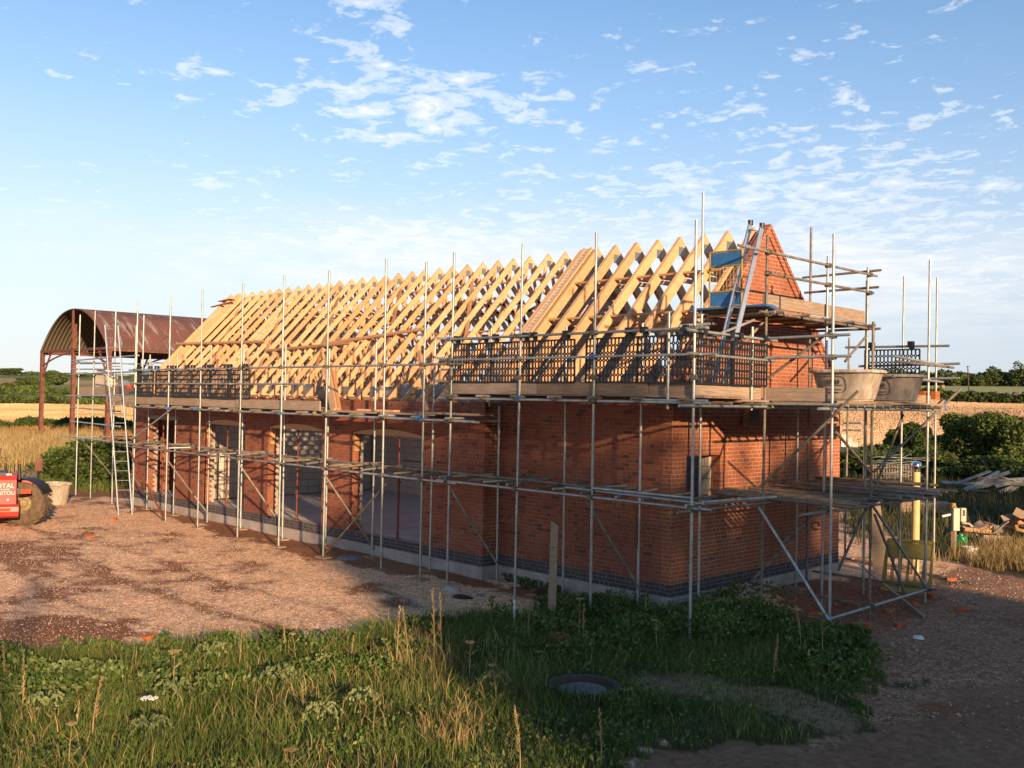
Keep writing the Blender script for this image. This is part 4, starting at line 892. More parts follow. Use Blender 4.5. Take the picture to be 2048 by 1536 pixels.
# leaning planks and loose boards
def plank(a, b, w_, h_, mat, label, up=Vector((0,0,1)), name='plank', group=None, tw=0):
    a = Vector(a); return tag(MB().beam(a, b, w_, h_, up, tw).build(name, M[mat], None, org=a), label, name, group)
plank(atY(668,821,-1.15), atY(653,735,-.15), .19, .05, 'pine', 'wide new plank leaning from the lower deck against the trusses', Vector((0,-1,.5)))
plank(atY(678,820,-1.05), atY(666,742,-.15), .06, .10, 'pine2', 'narrow plank just right of the wide leaning plank', Vector((0,-1,.5)))
plank(atY(855,826,-1.1), atY(838,703,.1), .09, .045, 'pine2', 'thin new plank leaning steeply from the deck end to the trusses', Vector((0,-1,.5)))
plank((-7.9, -1.1, 3.15), (-6.6, -1.05, 3.15), .18, .045, 'pine', 'short new plank lying flat on the lower deck')
a = atRoof(423,614,.06); b = atRoof(466,603,.06); plank(a, b, .12, .03, 'pine2', 'lower of two loose boards lying across the far left ridge', name='board')
a = atRoof(440,603,.1); b = atRoof(466,597,.15); plank(a, b, .2, .03, 'pine', 'upper of two loose boards lying across the far left ridge', name='board')
plank((-12.3, -.9, 3.16), (-9.5, -.75, 3.16), .18, .04, 'galv', 'grey metal strip lying on the lower deck above the toe board', name='metal_strip')
plank((-11.6, -.95, 3.20), (-10.9, -.93, 3.20), .14, .03, 'green', 'green strip lying on the grey metal strip', name='green_strip')

# ------------------------------------------------------------------ yard objects
def gp(u, v): p = atZ(u, v, GZ); return Vector((p.x, p.y, gz(p.x, p.y)))
# yellow flue with shiny cowl
fx, fy = .86+.35, 7.35; fz = gz(fx, fy); fl = empty('vent_pipe', (fx, fy, fz), 'upright yellow pipe with a shiny round cowl beside the gable scaffold', 'pipe')
MB().tube((fx, fy, fz-.1), (fx, fy, 2.02), .085, 20).build('pipe', simple('pipe_yellow', (.62,.46,.20), .25, 7, .6), fl, True)
MB().lathe((fx, fy, 2.02), [(.0,0),(.07,0),(.07,.06),(.095,.07),(.11,.12),(.10,.19),(.06,.23),(0,.235)], 20).build('cowl', M['chrome'], fl, True)
# yellow barriers leaning together
for k in range(4):
    bx, by = 1.42+.04*k, 5.55-.10*k+.0; z = gz(1.8, 5.4); L_ = .86; tl = .10+.05*k
    b_ = empty('site_barrier', (bx, by, z), ('backmost', 'third', 'second', 'front')[k] + ' yellow panel of the stack of barriers beside the yellow pipe', 'barrier', 'yellow barriers leaning together'); mb = MB(); top = Vector((0, tl, 1.0))
    def Q(u, s): return Vector((bx+u*.8, by-.25*(1-s)*(.5+.2*k)+u*.32, z+1.0*s))
    for a_, c2 in (((0,0),(0,.97)), ((1,0),(1,.97)), ((0,.97),(1,.97)), ((0,.66),(1,.66)), ((0,.12),(1,.12))): mb.tube(Q(*a_), Q(*c2), .016, 8)
    mb.build('barrier_frame', M['yellow'], b_); mb = MB()
    for j in range(5): mb.tube(Q((j+1)/6, .12), Q((j+1)/6, .66), .007, 6)
    mb.build('bars', M['yellow'], b_)
    if k == 3:
        q = [Q(.03,.68), Q(.97,.68), Q(.97,.95), Q(.03,.95)]; MB().poly(q, (0,.012,0)).build('panel', M['yellow'], b_); q = [Q(.03,.0), Q(.97,.0), Q(.97,.13), Q(.03,.13)]; MB().poly(q, (0,.012,0)).build('panel', M['yellow'], b_)
# upright slab and boards near the stack
p = gp(1746, 1150); tag(MB().poly([(p.x,p.y,p.z-.05),(p.x+.22,p.y+.22,p.z-.05),(p.x+.10,p.y+.10,1.35),(p.x-.05,p.y-.05,1.35)], (-.03,.05,0)).build('leaning_board', M['board'], None, org=p), 'tall grey board leaning behind the loading bay, left of the yellow barriers', 'board')
p = gp(1848, 1236); q = gp(1715, 1152); tag(MB().tube(p+Vector((0,0,.03)), q+Vector((0,0,.28)), R, 12).build('loose_pole', M['galv'], None, True, org=p), 'scaffold tube lying on the soil in front of the loading bay', 'tube')
# water standpipe
M['cream'] = simple('cream_plastic', (.56,.50,.36), .2, 6, .6)
p = gp(1907, 1108); sp_ = empty('standpipe', p, 'cream water standpipe with a meter box and short spout on a post', 'standpipe'); x, y, z = p
MB().box((x-.05, y-.05, z-.1), (x+.05, y+.05, z+1.22)).build('post', M['board2'], sp_)
rt = Vector((.70,.71,0)); nn = Vector((.71,-.70,0))
def obox(c, w_, d_, h_): 
    c = Vector(c); mb = MB(); return mb.beam(c-rt*w_/2, c+rt*w_/2, d_, h_)
obox((x+.05, y-.02, z+.90), .15, .13, .56).build('meter_box', M['cream'], sp_); obox((x+.07+.16*rt.x, y-.02+.16*rt.y, z+1.02), .12, .12, .34).build('side_box', M['cream'], sp_)
c = Vector((x+.07, y-.02, z+1.07))+rt*.16+nn*.062; MB().beam(c-rt*.03, c+rt*.03, .01, .15).build('window', M['darkmetal'], sp_)
c = Vector((x, y, z+.80))+rt*.2; MB().tube(c, c+rt*.18+Vector((0,0,-.01)), .028, 10).tube(c+rt*.18+Vector((0,0,-.01)), c+rt*.27+Vector((0,0,-.09)), .028, 10).build('spout', M['tub'], sp_); c = Vector((x, y, z+1.02)); MB().tube(c-rt*.05, c-rt*.30+Vector((0,0,-.06)), .03, 10).build('handle', M['white'], sp_)
MB().tube((x-.02, y, z+1.1), (x-.02, y, z+1.3), .06, 10).build('cap', M['yellow'], sp_)
p = gp(1922, 1098); tag(MB().lathe(p, [(0,0),(.16,0),(.17,.25),(.14,.33),(.06,.36),(.05,.40),(0,.4)], 18).build('green_can', M['green'], None, True, org=p), 'bright green can standing in the grass below the standpipe', 'can')
p = gp(1941, 1118); bk = empty('bucket', p, 'white bucket in the grass next to the green can', 'bucket'); MB().lathe(p, [(0,0),(.14,0),(.18,.28),(.19,.28),(.19,.30),(.165,.30),(.13,.02),(0,.02)], 22).build('shell', M['white'], bk, True)
for k in range(8): pass
mb = MB()
for k in range(10): a1, a2 = math.pi*k/10, math.pi*(k+1)/10; mb.tube(p+Vector((.19*math.cos(a1), 0, .29-.12*math.sin(a1))), p+Vector((.19*math.cos(a2), 0, .29-.12*math.sin(a2))), .005, 5)
mb.build('handle', M['darkmetal'], bk)
# stakes
p = Vector((-1.05, -1.9, GZ)); tag(MB().poly([(-1.12,-1.95,-.4),(-1.0,-1.87,-.4),(-.99,-1.86,1.32),(-1.09,-1.93,1.40)], (.03,-.04,0)).build('timber_stake', M['board2'], None, org=(-1.05,-1.9,GZ)), 'rough timber stake standing upright in the nettles before the long wall', 'stake')
p = gp(1028, 1247); tag(MB().box((p.x-.012, p.y-.012, p.z-.1), (p.x+.012, p.y+.012, p.z+.42)).box((p.x-.02, p.y-.016, p.z+.38), (p.x+.02, p.y+.016, p.z+.425)).build('marker_peg', M['white'], None, org=p), 'thin white peg at the edge of the gravel', 'peg')
# manhole with its concrete ring
p = gp(1168, 1378); mh = empty('manhole', p, 'open concrete manhole ring with a pale slab sunk in the grass', 'manhole'); t_ = NT('ring_concrete')
MB().lathe(p+Vector((0,0,-.25)), [(.42,0),(.42,.32),(.50,.32),(.50,0)], 10).build('ring', simple('ring_conc', (.11,.075,.06), .4, 5, .9), mh, True); MB().lathe(p+Vector((.05,-.08,-.06)), [(0,.10),(.30,.10),(.33,.07),(.33,0)], 32).build('cover_slab', simple('slab_conc', (.17,.145,.13), .3, 6, .9), mh, True)
# broken slabs, sheets and bricks about the yard
for (u, v, s, mt, lab, nm) in ((1118,1278,.24,'orangebrick','pale orange broken slab in the grass between the pegs and the manhole','slab'), (700,1118,.36,'greyplastic','crumpled grey sheet lying on the soil by the wall','sheet'), (905,1180,.20,'concrete','pale broken lump of concrete near the pole feet','lump'),
      (935,1140,.28,'orangebrick','orange rubble lump against the blue brick plinth','lump'), (1075,1245,.34,'black','black plastic sheet at the edge of the nettles','sheet'), (925,1192,.24,'black','black rag lying beside the concrete lump','rag'), (960,1188,.14,'greyplastic','small blue grey scrap on the gravel','scrap'), (345,1022,.30,'orangebrick','orange blocks stacked at the leftmost doorway','blocks'),
      (1835,1290,.10,'white','small pale stone at the foot of the grass tuft','stone')):
    p = gp(u, v); mb = MB(); n = 11; flat = .12 if mt in ('greyplastic', 'black') else .42
    rg = random.Random(int(u)); pts = [(p.x+s*(.75+.5*rg.random())*math.cos(6.283*k/n), p.y+s*(.6+.5*rg.random())*math.sin(6.283*k/n), p.z-.03) for k in range(n)]
    tp = [(p.x+(a_-p.x)*(.5+.3*rg.random()), p.y+(b_-p.y)*(.5+.3*rg.random()), p.z+s*flat*(.6+.7*rg.random())) for a_, b_, c2 in pts]
    mb.add(pts+tp+[(p.x, p.y, p.z+s*flat*1.1)], [(k, (k+1) % n, n+(k+1) % n, n+k) for k in range(n)]+[(n+k, n+(k+1) % n, 2*n) for k in range(n)]); tag(mb.build('broken_'+nm if nm in ('slab','lump') else nm, M[mt], None, org=p), lab, nm)
# loose broken bricks (counted individually near the bay)
bi = 0
for (u, v) in ((1603,1280),(1655,1300),(1625,1235),(1698,1210),(1800,1258),(1830,1212),(1862,1195),(1738,1262),(1560,1260),(1925,1222),(1780,1225),(590,1075),(655,1098),(520,1062),(300,1280),(180,1075),(230,1040),(1905,1162)):
    p = gp(u, v); rg = random.Random(u); a_ = rg.random()*3; mb = MB(); d_ = Vector((math.cos(a_), math.sin(a_), .15*rg.random())); mb.beam(p+Vector((0,0,.03))-d_*.10, p+Vector((0,0,.03))+d_*.09, .10, .07, twist=rg.random()*.5)
    lab = 'broken orange brick lying ' + ('on the soil in front of the loading bay' if u > 1500 else 'on the gravel yard'); tag(mb.build('broken_brick', M['orangebrick'], None, org=p), lab, 'brick', 'broken bricks ' + ('by the loading bay' if u > 1500 else 'on the yard'))
# small stones strewn over the gravel
nS = 9000; xs_ = []; P = P2([(-200,1010),(250,1020),(640,1120),(900,1180),(1010,1250),(760,1270),(500,1300),(-200,1330)]); Pr = P2([(1700,1130),(1880,1130),(2100,1180),(2150,1480),(1760,1470),(1640,1260)])
def stones(name, P, n, mat, lab, smin=.008, smax=.03):
    x, y = scatter(P, n, .5); z = ground_z(x, y); k = len(x); s = smin+(smax-smin)*RNG.random(k)**3; base = np.array([(1,0,0),(0,1,0),(-1,0,0),(0,-1,0),(0,0,.8),(0,0,-.6)]); V = base[None]*(s[:, None, None]*(.6+.8*RNG.random((k, 6, 1)))); a = RNG.random(k)*6.28
    c, s_ = np.cos(a)[:, None], np.sin(a)[:, None]; X = V[..., 0]*c-V[..., 1]*s_+x[:, None]; Y = V[..., 0]*s_+V[..., 1]*c+y[:, None]; Z = V[..., 2]+z[:, None]; V = np.stack([X, Y, Z], -1).reshape(-1, 3)
    f = np.array([(0,1,4),(1,2,4),(2,3,4),(3,0,4),(1,0,5),(2,1,5),(3,2,5),(0,3,5)]); Q = (np.arange(k)*6)[:, None, None]+f[None]; o = link(name, npmesh(name, V, Q.reshape(-1, 3), mat)); return tag(o, lab, kind='stuff')
t = NT('stones'); r_ = t.new('ShaderNodeNewGeometry').outputs['Random Per Island']; M['stones'] = t.out(t.ramp(r_, [(0,(.30,.15,.09)), (.4,(.44,.26,.165)), (.8,(.50,.33,.22)), (.93,(.56,.42,.32)), (.95,(.42,.13,.06)), (1,(.38,.11,.05))]), .9)
stones('loose_gravel', P, 90000, M['stones'], 'loose pinkish stones strewn over the yard', .004, .018); stones('loose_gravel', Pr, 5500, M['stones'], 'loose stones and brick chips right of the scaffold')
# ------------------------------------------------------------------ telehandler (rear corner in view)
n_ = Vector((.94, -.34, 0)).normalized(); r_ = Vector((-n_.y, n_.x, 0)); TO = Vector((-17.6, -5.29, gz(-17.6, -5.2)))
th = empty('telehandler', TO, 'red telehandler seen from behind with a muddy rear wheel, at the left edge', 'telehandler'); zr = Vector((0,0,1))
def L(a, b, c): return TO + r_*a + n_*b + zr*c
def lbox(mb, a, b):
    (x0,y0,z0),(x1,y1,z1) = a, b; vs = [L(x,y,z) for z in (z0,z1) for x,y in ((x0,y0),(x1,y0),(x1,y1),(x0,y1))]; return mb.add(vs, [(0,3,2,1),(4,5,6,7),(0,1,5,4),(1,2,6,5),(2,3,7,6),(3,0,4,7)])
mb = MB(); prof = [(0,.62),(.0,1.30),(-.10,1.42),(-1.2,1.42),(-1.2,.5)]
mb.poly([L(-1.15, b, c) for b, c in prof], r_*1.15); mb.build('engine_housing', M['redpaint'], th)
mb = MB(); prof = [(.02,.30),(.14,.36),(.17,.48),(.15,.60),(.0,.66),(-1.2,.66),(-1.2,.30)]; mb.poly([L(-1.15, b, c) for b, c in prof], r_*1.22); mb.build('counterweight', M['redpaint'], th)
lbox(MB(), (-2.3,-4.2,.55), (.0,-1.1,1.05)).build('chassis', M['redpaint'], th)
mb = MB(); lbox(mb, (-2.4,-3.4,1.0), (-1.5,-1.7,2.4)); mb.build('cab', M['darkmetal'], th); lbox(MB(), (-1.2,-5.6,1.45), (-.7,-.25,1.85)).build('boom', M['redpaint'], th); lbox(MB(), (-1.0,-1.0,1.42), (-.25,-.05,1.50)).build('grille', M['darkmetal'], th)
lbox(MB(), (-.42,-.35,1.40), (-.12,-.1,1.47)).build('vent', M['plate'], th)
MB().tube(L(.06,-.15,1.30), L(.06,-.15,1.72), .045, 12).build('exhaust', M['darkmetal'], th); MB().tube(L(-.16,-.1,1.40), L(-.16,-.1,1.68), .012, 6).build('aerial', M['darkmetal'], th)
# red wing over the wheel and black mudguard
def arc(mb, cx, cy, cz, rad_, a0, a1, w0, w1, th_, ax=None, n=12):
    ax = ax or n_; pts = []
    for k in range(n+1):
        a = a0+(a1-a0)*k/n; pts.append((math.cos(a), math.sin(a)))
    for k in range(n):
        q = []
        for rr in (rad_, rad_+th_):
            for c, s in (pts[k], pts[k+1]):
                for w_ in (w0, w1): q.append(L(cx+rr*c, cy+w_, cz+rr*s))
        mb.add(q, [(0,1,3,2),(4,6,7,5),(0,4,5,1),(2,3,7,6),(0,2,6,4),(1,5,7,3)])
mb = MB(); arc(mb, .16, -.7, .74, .46, rad(0), rad(95), -.35, .25, .05); mb.build('wing', M['redpaint'], th)
WC = Vector((-18.22, -4.86, gz(-18.2,-4.7)+.60)); wa = Vector((.70, -.71, 0)).normalized()          # hub faces the camera's left
wh = bpy.data.objects.new('wheel', None); COL.objects.link(wh); wh.parent = th; wh.location = WC-TO
mb = MB(); mb.lathe(WC-wa*.22, [(.27,0.04),(.42,-.0),(.55,.03),(.605,.08),(.615,.22),(.605,.36),(.55,.41),(.42,.44),(.27,.40)], 40, wa)
for k in range(22):
    a = 6.283*k/22; d_, s_, u_ = frame(wa)
    for sg in (0, 1):
        aa = a+sg*.14; rd = s_*math.cos(aa)+u_*math.sin(aa); tg = -s_*math.sin(aa)+u_*math.cos(aa); c = WC+rd*.625; mb.beam(c+wa*(.01 if sg else -.01)+tg*.0, c+(wa*.21 if sg else -wa*.21)+tg*.16, .055, .05, up=rd)
mb.build('tyre', M['tyre'], wh, org=WC); MB().lathe(WC-wa*.2, [(.0,.30),(.10,.30),(.11,.24),(.20,.22),(.26,.36),(.285,.40),(.27,.28),(.25,.2),(.15,.2),(0,.2)], 30, wa).build('rim', simple('rim_dusty', (.33,.24,.11), .4, 9, .8), wh, True, org=WC)
mb = MB(); d_, s_, u_ = frame(wa)
up_ = zr; sd_ = wa.cross(zr).normalized()
for k in range(10):
    q = []
    for a in (rad(25)+rad(11)*k, rad(25)+rad(11)*(k+1)):
        for rr in (.67, .70):
            for w_ in (-.26, .26): q.append(WC+(sd_*math.cos(a)*-1+up_*math.sin(a))*rr+wa*w_)
    mb.add(q, [(0,1,3,2),(4,6,7,5),(0,4,5,1),(2,3,7,6),(0,2,6,4),(1,5,7,3)])
mb.build('mudguard', M['black'], th)
MB().tube(WC-wa*.1, L(-.5,-.6,.55), .09, 10).build('axle', M['darkmetal'], th)
lbox(MB(), (.02,-.05,.93), (.14,.02,1.08)).build('lamp_bracket', M['darkmetal'], th); q = MB(); lbox(q, (.12,.0,.94), (.36,.06,1.06)); q.build('tail_light', M['redlens'], th)
lbox(MB(), (-.40,.13,.50), (-.12,.185,.57)).build('reflector', M['redlens'], th); lbox(MB(), (-.22,.0,.76), (-.17,.012,.80)).build('latch', M['white'], th)
MB().tube(L(.2,-.8,1.2), L(.52,-.9,1.72), .014, 6).build('mirror_arm', M['darkmetal'], th); lbox(MB(), (.42,-.92,1.48), (.60,-.86,1.82)).build('mirror', M['rust'], th)
ez = math.atan2(r_.y, r_.x)
for s_t, a, c, sz in (('TOTAL', -.315, 1.15, .17), ('MANITOU', -.335, .955, .135)):
    c_ = L(a, .004, c)-TO; text('lettering', s_t, c_, (math.pi/2, 0, ez), sz, M['white'], th, .002)
text('lettering', 'HIRE & SALES', L(-.33, .004, 1.055)-TO, (math.pi/2, 0, ez), .06, M['white'], th, .002)
# mostly hidden far wheels
for a, b in ((-1.9,-.75), (.25,-3.6), (-1.9,-3.6)):
    c = L(a, b, .66); MB().lathe(c-r_*.2, [(0,.05),(.35,.03),(.5,0),(.66,.06),(.66,.36),(.5,.42),(.35,.40),(0,.38)], 28, r_).build('wheel', M['tyre'], th, True)

# ------------------------------------------------------------------ far right piles
c0 = gp(1975, 992); rg = random.Random(3)
for k in range(18):
    a = rg.uniform(-.5,.9); base = c0+RT*rg.uniform(-1.0,1.2)*1.0; ln = rg.uniform(.8,2.2); d_ = (RT*math.cos(a)*1.0+Vector((0,0,1))*math.sin(a)*.55+FW*rg.uniform(-.4,.4)).normalized(); z = .15+.9*rg.random()*math.exp(-((base-c0).length/1.3)**2)
    p = base+Vector((0,0,z)); tag(MB().beam(p-d_*ln/2, p+d_*ln/2, .16, .05, twist=rg.uniform(-1,1)).build('plank', M['greywood'], None, org=p), 'grey weathered plank in the heap on the dark bank at the right', 'plank', 'grey planks heaped on the bank')
c0 = gp(1785, 968)
for k in range(26):
    a = rg.uniform(-.12,.12)+(rg.random() < .2)*rg.uniform(-.6,.6); p = c0+RT*rg.uniform(-.5,.6)+FW*rg.uniform(-.7,.7)+Vector((0,0,rg.uniform(.15,1.35))); ln = rg.uniform(1.2,2.6); d_ = (RT*math.cos(a)+Vector((0,0,1))*math.sin(a)).normalized()
    tag(MB().tube(p-d_*ln/2, p+d_*ln/2, .011, 6).build('rod', M['galv'], None, org=p), 'pale thin rod in the tangled pile on the bank behind the scaffold', 'rod', 'pale rods piled on the bank')
mb = MB()
for k in range(1, 20): a = k*.33; mb.tube(c0+RT*(-1.2+.13*k)+Vector((0,0,-.2)), c0+RT*(-1.2+.13*k)+Vector((0,0,.9)), .03, 5)
tag(mb.build('rod_trestle', M['board2'], None, org=c0), 'dark posts holding up the pile of pale rods', 'trestle')
c0 = gp(1995, 1078)
for k in range(24):
    u = rg.uniform(-1.0,1.1); base = c0+RT*u+FW*rg.uniform(-.3,.6); hgt = .05+.55*max(0, (u+.9)/2)*rg.random()*1.3; a = rg.uniform(-.7,.9); d_ = (RT*math.cos(a)+Vector((0,0,1))*math.sin(a)*.8+FW*rg.uniform(-.5,.5)).normalized(); ln = rg.uniform(.25,.8)
    mt = rg.choice(('board2','board','board','pine2','tub','board2')); p = base+Vector((0,0,hgt+.08)); tag(MB().beam(p-d_*ln/2, p+d_*ln/2, rg.uniform(.12,.3), rg.uniform(.02,.12), twist=rg.uniform(-1.4,1.4)).build('scrap_piece', M[mt], None, org=p), {'board2':'brown','board':'grey brown','orangebrick':'orange','pine2':'tan','tub':'cream'}[mt]+' piece of scrap in the heap right of the bucket', 'scrap', {'board2':'brown','board':'grey brown','orangebrick':'orange','pine2':'tan','tub':'cream'}[mt]+' scrap pieces heaped right of the bucket')
p = gp(1965, 1090); tag(MB().beam(p+Vector((0,0,.15)), p+RT*.75+Vector((0,0,.12)), .12, .22).box(tuple(p+Vector((-.05,-.05,0))), tuple(p+Vector((.05,.05,.2)))).build('wooden_trough', M['board2'], None, org=p), 'long brown wooden box at the foot of the scrap heap', 'box')
p = gp(1960, 1096)
# pale board pack seen between the bay poles, and a step of blocks beyond the gable
p = gp(1790, 1028); tag(MB().beam(p+Vector((0,0,.30)), p+RT*1.9+Vector((0,0,.22)), 1.0, .34).beam(p+RT*.2+Vector((0,0,.05)), p+RT*1.7+Vector((0,0,.03)), .8, .10).build('board_pack', M['board2'], None, org=p), 'pack of brown boards on the ground behind the loading bay', 'board pack')
p = gp(1697, 893)
for k in range(3): tag(MB().beam(p+RT*(.5*k-.8)+Vector((0,0,.2+.2*(2-k))), p+RT*(.5*k-.29)+Vector((0,0,.2+.2*(2-k))), .8, .4+.4*(2-k)).build('block_wall', M['block'], None, org=p), 'grey block step beyond the gable, ' + ('tallest', 'middle', 'lowest')[k] + ' of three', 'block wall')

# ------------------------------------------------------------------ planting
M['palefern'] = leafmat('pale_fern', [(.16,.20,.08), (.24,.27,.13), (.20,.22,.09)])
def at_px(u, v_, d):     # ground point on the bearing of u at distance d
    r = ray(u, 800); h = math.hypot(r.x, r.y); return CAM.x+r.x/h*d, CAM.y+r.y/h*d
# yard edge grass
G = GRASS[0]
for nm, n, h0, h1, mt, cl in (('grass', 150000, .05, .20, 'blade', None), ('grass', 60000, .12, .34, 'blade', (1.3, .48, 40)), ('dry_grass', 6000, .14, .30, 'dry', (.9, .58, 50)), ('dry_grass', 7000, .1, .35, 'dry', None)):
    x, y = scatter(G, n, .35, cl); k = y > -40; d = np.hypot(x-CAM.x, y-CAM.y); k &= (d < 24) & (d > 5.5); x, y = x[k], y[k]; 
    right = np.clip((x-1.0)/3, 0, 1); h = (h0+(h1-h0)*RNG.random(len(x)))*(1-.45*right); blades(nm, x, y, h, .0032+.003*RNG.random(len(x)), M[mt], label={'blade':'short green grass of the foreground bank', 'dry':'pale dry grass stems among the green'}[mt])
# broad-leaved weeds
def weeds(P, n, h, size, mt, label, clump, name='weeds', jit=.4):
    x, y = scatter(P, n, jit, clump); d = np.hypot(x-CAM.x, y-CAM.y); k = (d > 6) & (d < 40); x, y = x[k], y[k]; z = ground_z(x, y)
    hv = h*(.35+.9*vnoise(x, y, 1.7, 61)); zz_ = z+hv*RNG.random(len(x))**.7; V, Q = leaf_arr(np.stack([x, y, zz_], 1), size*(.5+RNG.random(len(x))), 1.6, .6); return tag(link(name, npmesh(name, V, Q, M[mt])), label, kind='stuff')
weeds(G, 60000, .17, .022, 'leafweed', 'low broad-leaved weeds through the foreground grass', (1.1, .50, 70))
weeds(P2([(-200,1330),(0,1325),(120,1308),(330,1296),(520,1288),(700,1290),(860,1262),(900,1330),(700,1370),(400,1390),(0,1430),(-250,1440)]), 70000, .28, .032, 'leafweed', 'lush docks and nettles along the edge of the gravel', (1.6, .36, 71))
weeds(P2([(980,1245),(1100,1225),(1150,1195),(1330,1225),(1360,1300),(1200,1330),(1020,1300)]), 20000, .36, .026, 'leafweed', 'dark nettles in front of the long wall', (2.0, .30, 72), 'nettles')
weeds(P2([(1360,1225),(1430,1200),(1560,1235),(1600,1275),(1500,1300),(1380,1290)]), 16000, .50, .026, 'leafweed', 'tall dark nettles at the corner of the gable', (2.2, .25, 73), 'nettles')
weeds(P2([(1600,1270),(1700,1285),(1740,1340),(1640,1400),(1560,1340)]), 16000, .28, .03, 'leafweed', 'weeds at the edge of the dark gravel', (1.8, .35, 74))
weeds(GRASS[1], 5000, .2, .03, 'leafweed', 'weeds growing at the foot of the long wall', None)
# seed stalks and umbels that stand above the grass
def stalk(x, y, h, kind, label, group=None):
    z = gz(x, y); mb = MB(); rg = random.Random(int(x*1000)); lx, ly = rg.uniform(-.12,.12)*h, rg.uniform(-.12,.12)*h; pts = [Vector((x+lx*s*s, y+ly*s*s, z+h*s)) for s in (0,.35,.7,1)]
    for a, b, r0 in zip(pts[:-1], pts[1:], (.007,.0055,.004)): mb.tube(a, b, r0, 6, r0*.8)
    tp = pts[-1]
    if kind == 'umbel':
        for k in range(11):
            a = 6.28*k/11; rr = h*.10*(.5+.6*rg.random()); e = tp+Vector((math.cos(a)*rr, math.sin(a)*rr, h*.05)); mb.tube(tp, e, .0022, 4)
            for j in range(5): o_ = Vector((rg.uniform(-1,1), rg.uniform(-1,1), rg.uniform(-.2,.4)))*.018; mb.tube(e+o_, e+o_+Vector((0,0,.006)), .008, 5)
        for q in (1, 2):
            for k in range(3): a = rg.random()*6.28; s = pts[q]; mb.tube(s, s+Vector((math.cos(a)*.1, math.sin(a)*.1, .08)), .003, 4)
    else:
        for k in range(26):
            s = .35+.65*k/26; c = pts[0].lerp(tp, s); a = rg.random()*6.28; e = c+Vector((math.cos(a), math.sin(a), 1.2))*h*.06*(1.4-s); mb.tube(c, e, .006, 4, .002)
    o = mb.build('seed_stalk', M['dry'] if kind != 'white' else M['white'], None, org=(x, y, z)); return tag(o, label, 'plant', group)
P = G; x, y = scatter(G, 150, .3)
k = 0
for xx, yy in zip(x, y):
    d = math.hypot(xx-CAM.x, yy-CAM.y)
    if 8 < d < 17 and k < 34: stalk(xx, yy, .35+.35*random.random(), 'umbel' if k % 2 else 'dock', 'dry brown ' + ('umbel' if k % 2 else 'dock spike') + ' standing above the foreground grass', 'dry ' + ('umbels' if k % 2 else 'dock spikes') + ' in the grass'); k += 1
for i, (u, v, h) in enumerate(((868,1330,1.05),(882,1322,.95),(793,1335,.85),(815,1328,.8))):
    p = gp(u, v); stalk(p.x, p.y, h, 'dock', ('tallest yellow brown weed stalk at the edge of the sunlit grass', 'second tall stalk just right of the tallest one', 'left stalk of the sunlit clump', 'leafy stalk between the left and tallest stalks')[i])
p = gp(297, 1462); mb = MB()
for k in range(60): a = random.random()*6.28; rr = .09*math.sqrt(random.random()); mb.tube((p.x+rr*math.cos(a), p.y+rr*math.sin(a), p.z+.36), (p.x+rr*math.cos(a), p.y+rr*math.sin(a), p.z+.368), .009, 5)
q = mb; fp = empty('cow_parsley', p, 'white flower head of cow parsley in the foreground grass', 'flower'); q.build('flower_head', M['white'], fp); mb = MB().tube(p, p+Vector((0,0,.30)), .005, 6)
for k in range(9): a = .7*k; mb.tube(p+Vector((0,0,.30)), p+Vector((.06*math.cos(a), .06*math.sin(a), .36)), .002, 4)
mb.build('stem', M['blade'], fp)

x, y = scatter(P2([(830,1470),(900,1430),(980,1440),(960,1500),(860,1510)]), 420, .15); blades('dry_grass', x, y, .14+.16*RNG.random(len(x)), .004+0*x, M['dry'], .3, 'bleached tuft of dead grass in the foreground')
x, y = scatter(P2([(760,1300),(880,1270),(930,1330),(860,1380),(760,1370)]), 380, .2); blades('dry_grass', x, y, .15+.35*RNG.random(len(x)), .004+0*x, M['dry'], .35, 'sunlit dry stems round the tall weeds')
for i, (u, v) in enumerate(((130,1380),(90,1450),(300,1500),(640,1470),(720,1440),(350,1420),(560,1390),(1420,1420),(990,1400),(420,1340))):
    p = gp(u, v); C_ = []
    for k in range(7):
        a = k*.9+i; L_ = .16+.10*random.random()
        for q in range(16):
            s_ = (q+1)/16*L_; w_ = .05*math.sin(math.pi*(q+1)/17)
            for sg in (-1, 1): C_.append((p.x+math.cos(a)*s_-math.sin(a)*w_*sg, p.y+math.sin(a)*s_+math.cos(a)*w_*sg, p.z+.20+.14*math.sin(3*s_/L_)*.9))
    V, Q = leaf_arr(np.array(C_), .018+.012*RNG.random(len(C_)), 2.5, .5); tag(link('hogweed', npmesh('hogweed', V, Q, M['palefern'])), 'pale feathery hogweed leaves, plant %s' % ('by the left picture edge','lower left','below the white flower','in the middle of the sunlit grass','right of the middle','behind the white flower','near the gravel edge','in the shaded grass at right','left of the manhole','at the gravel edge')[i], 'plant')
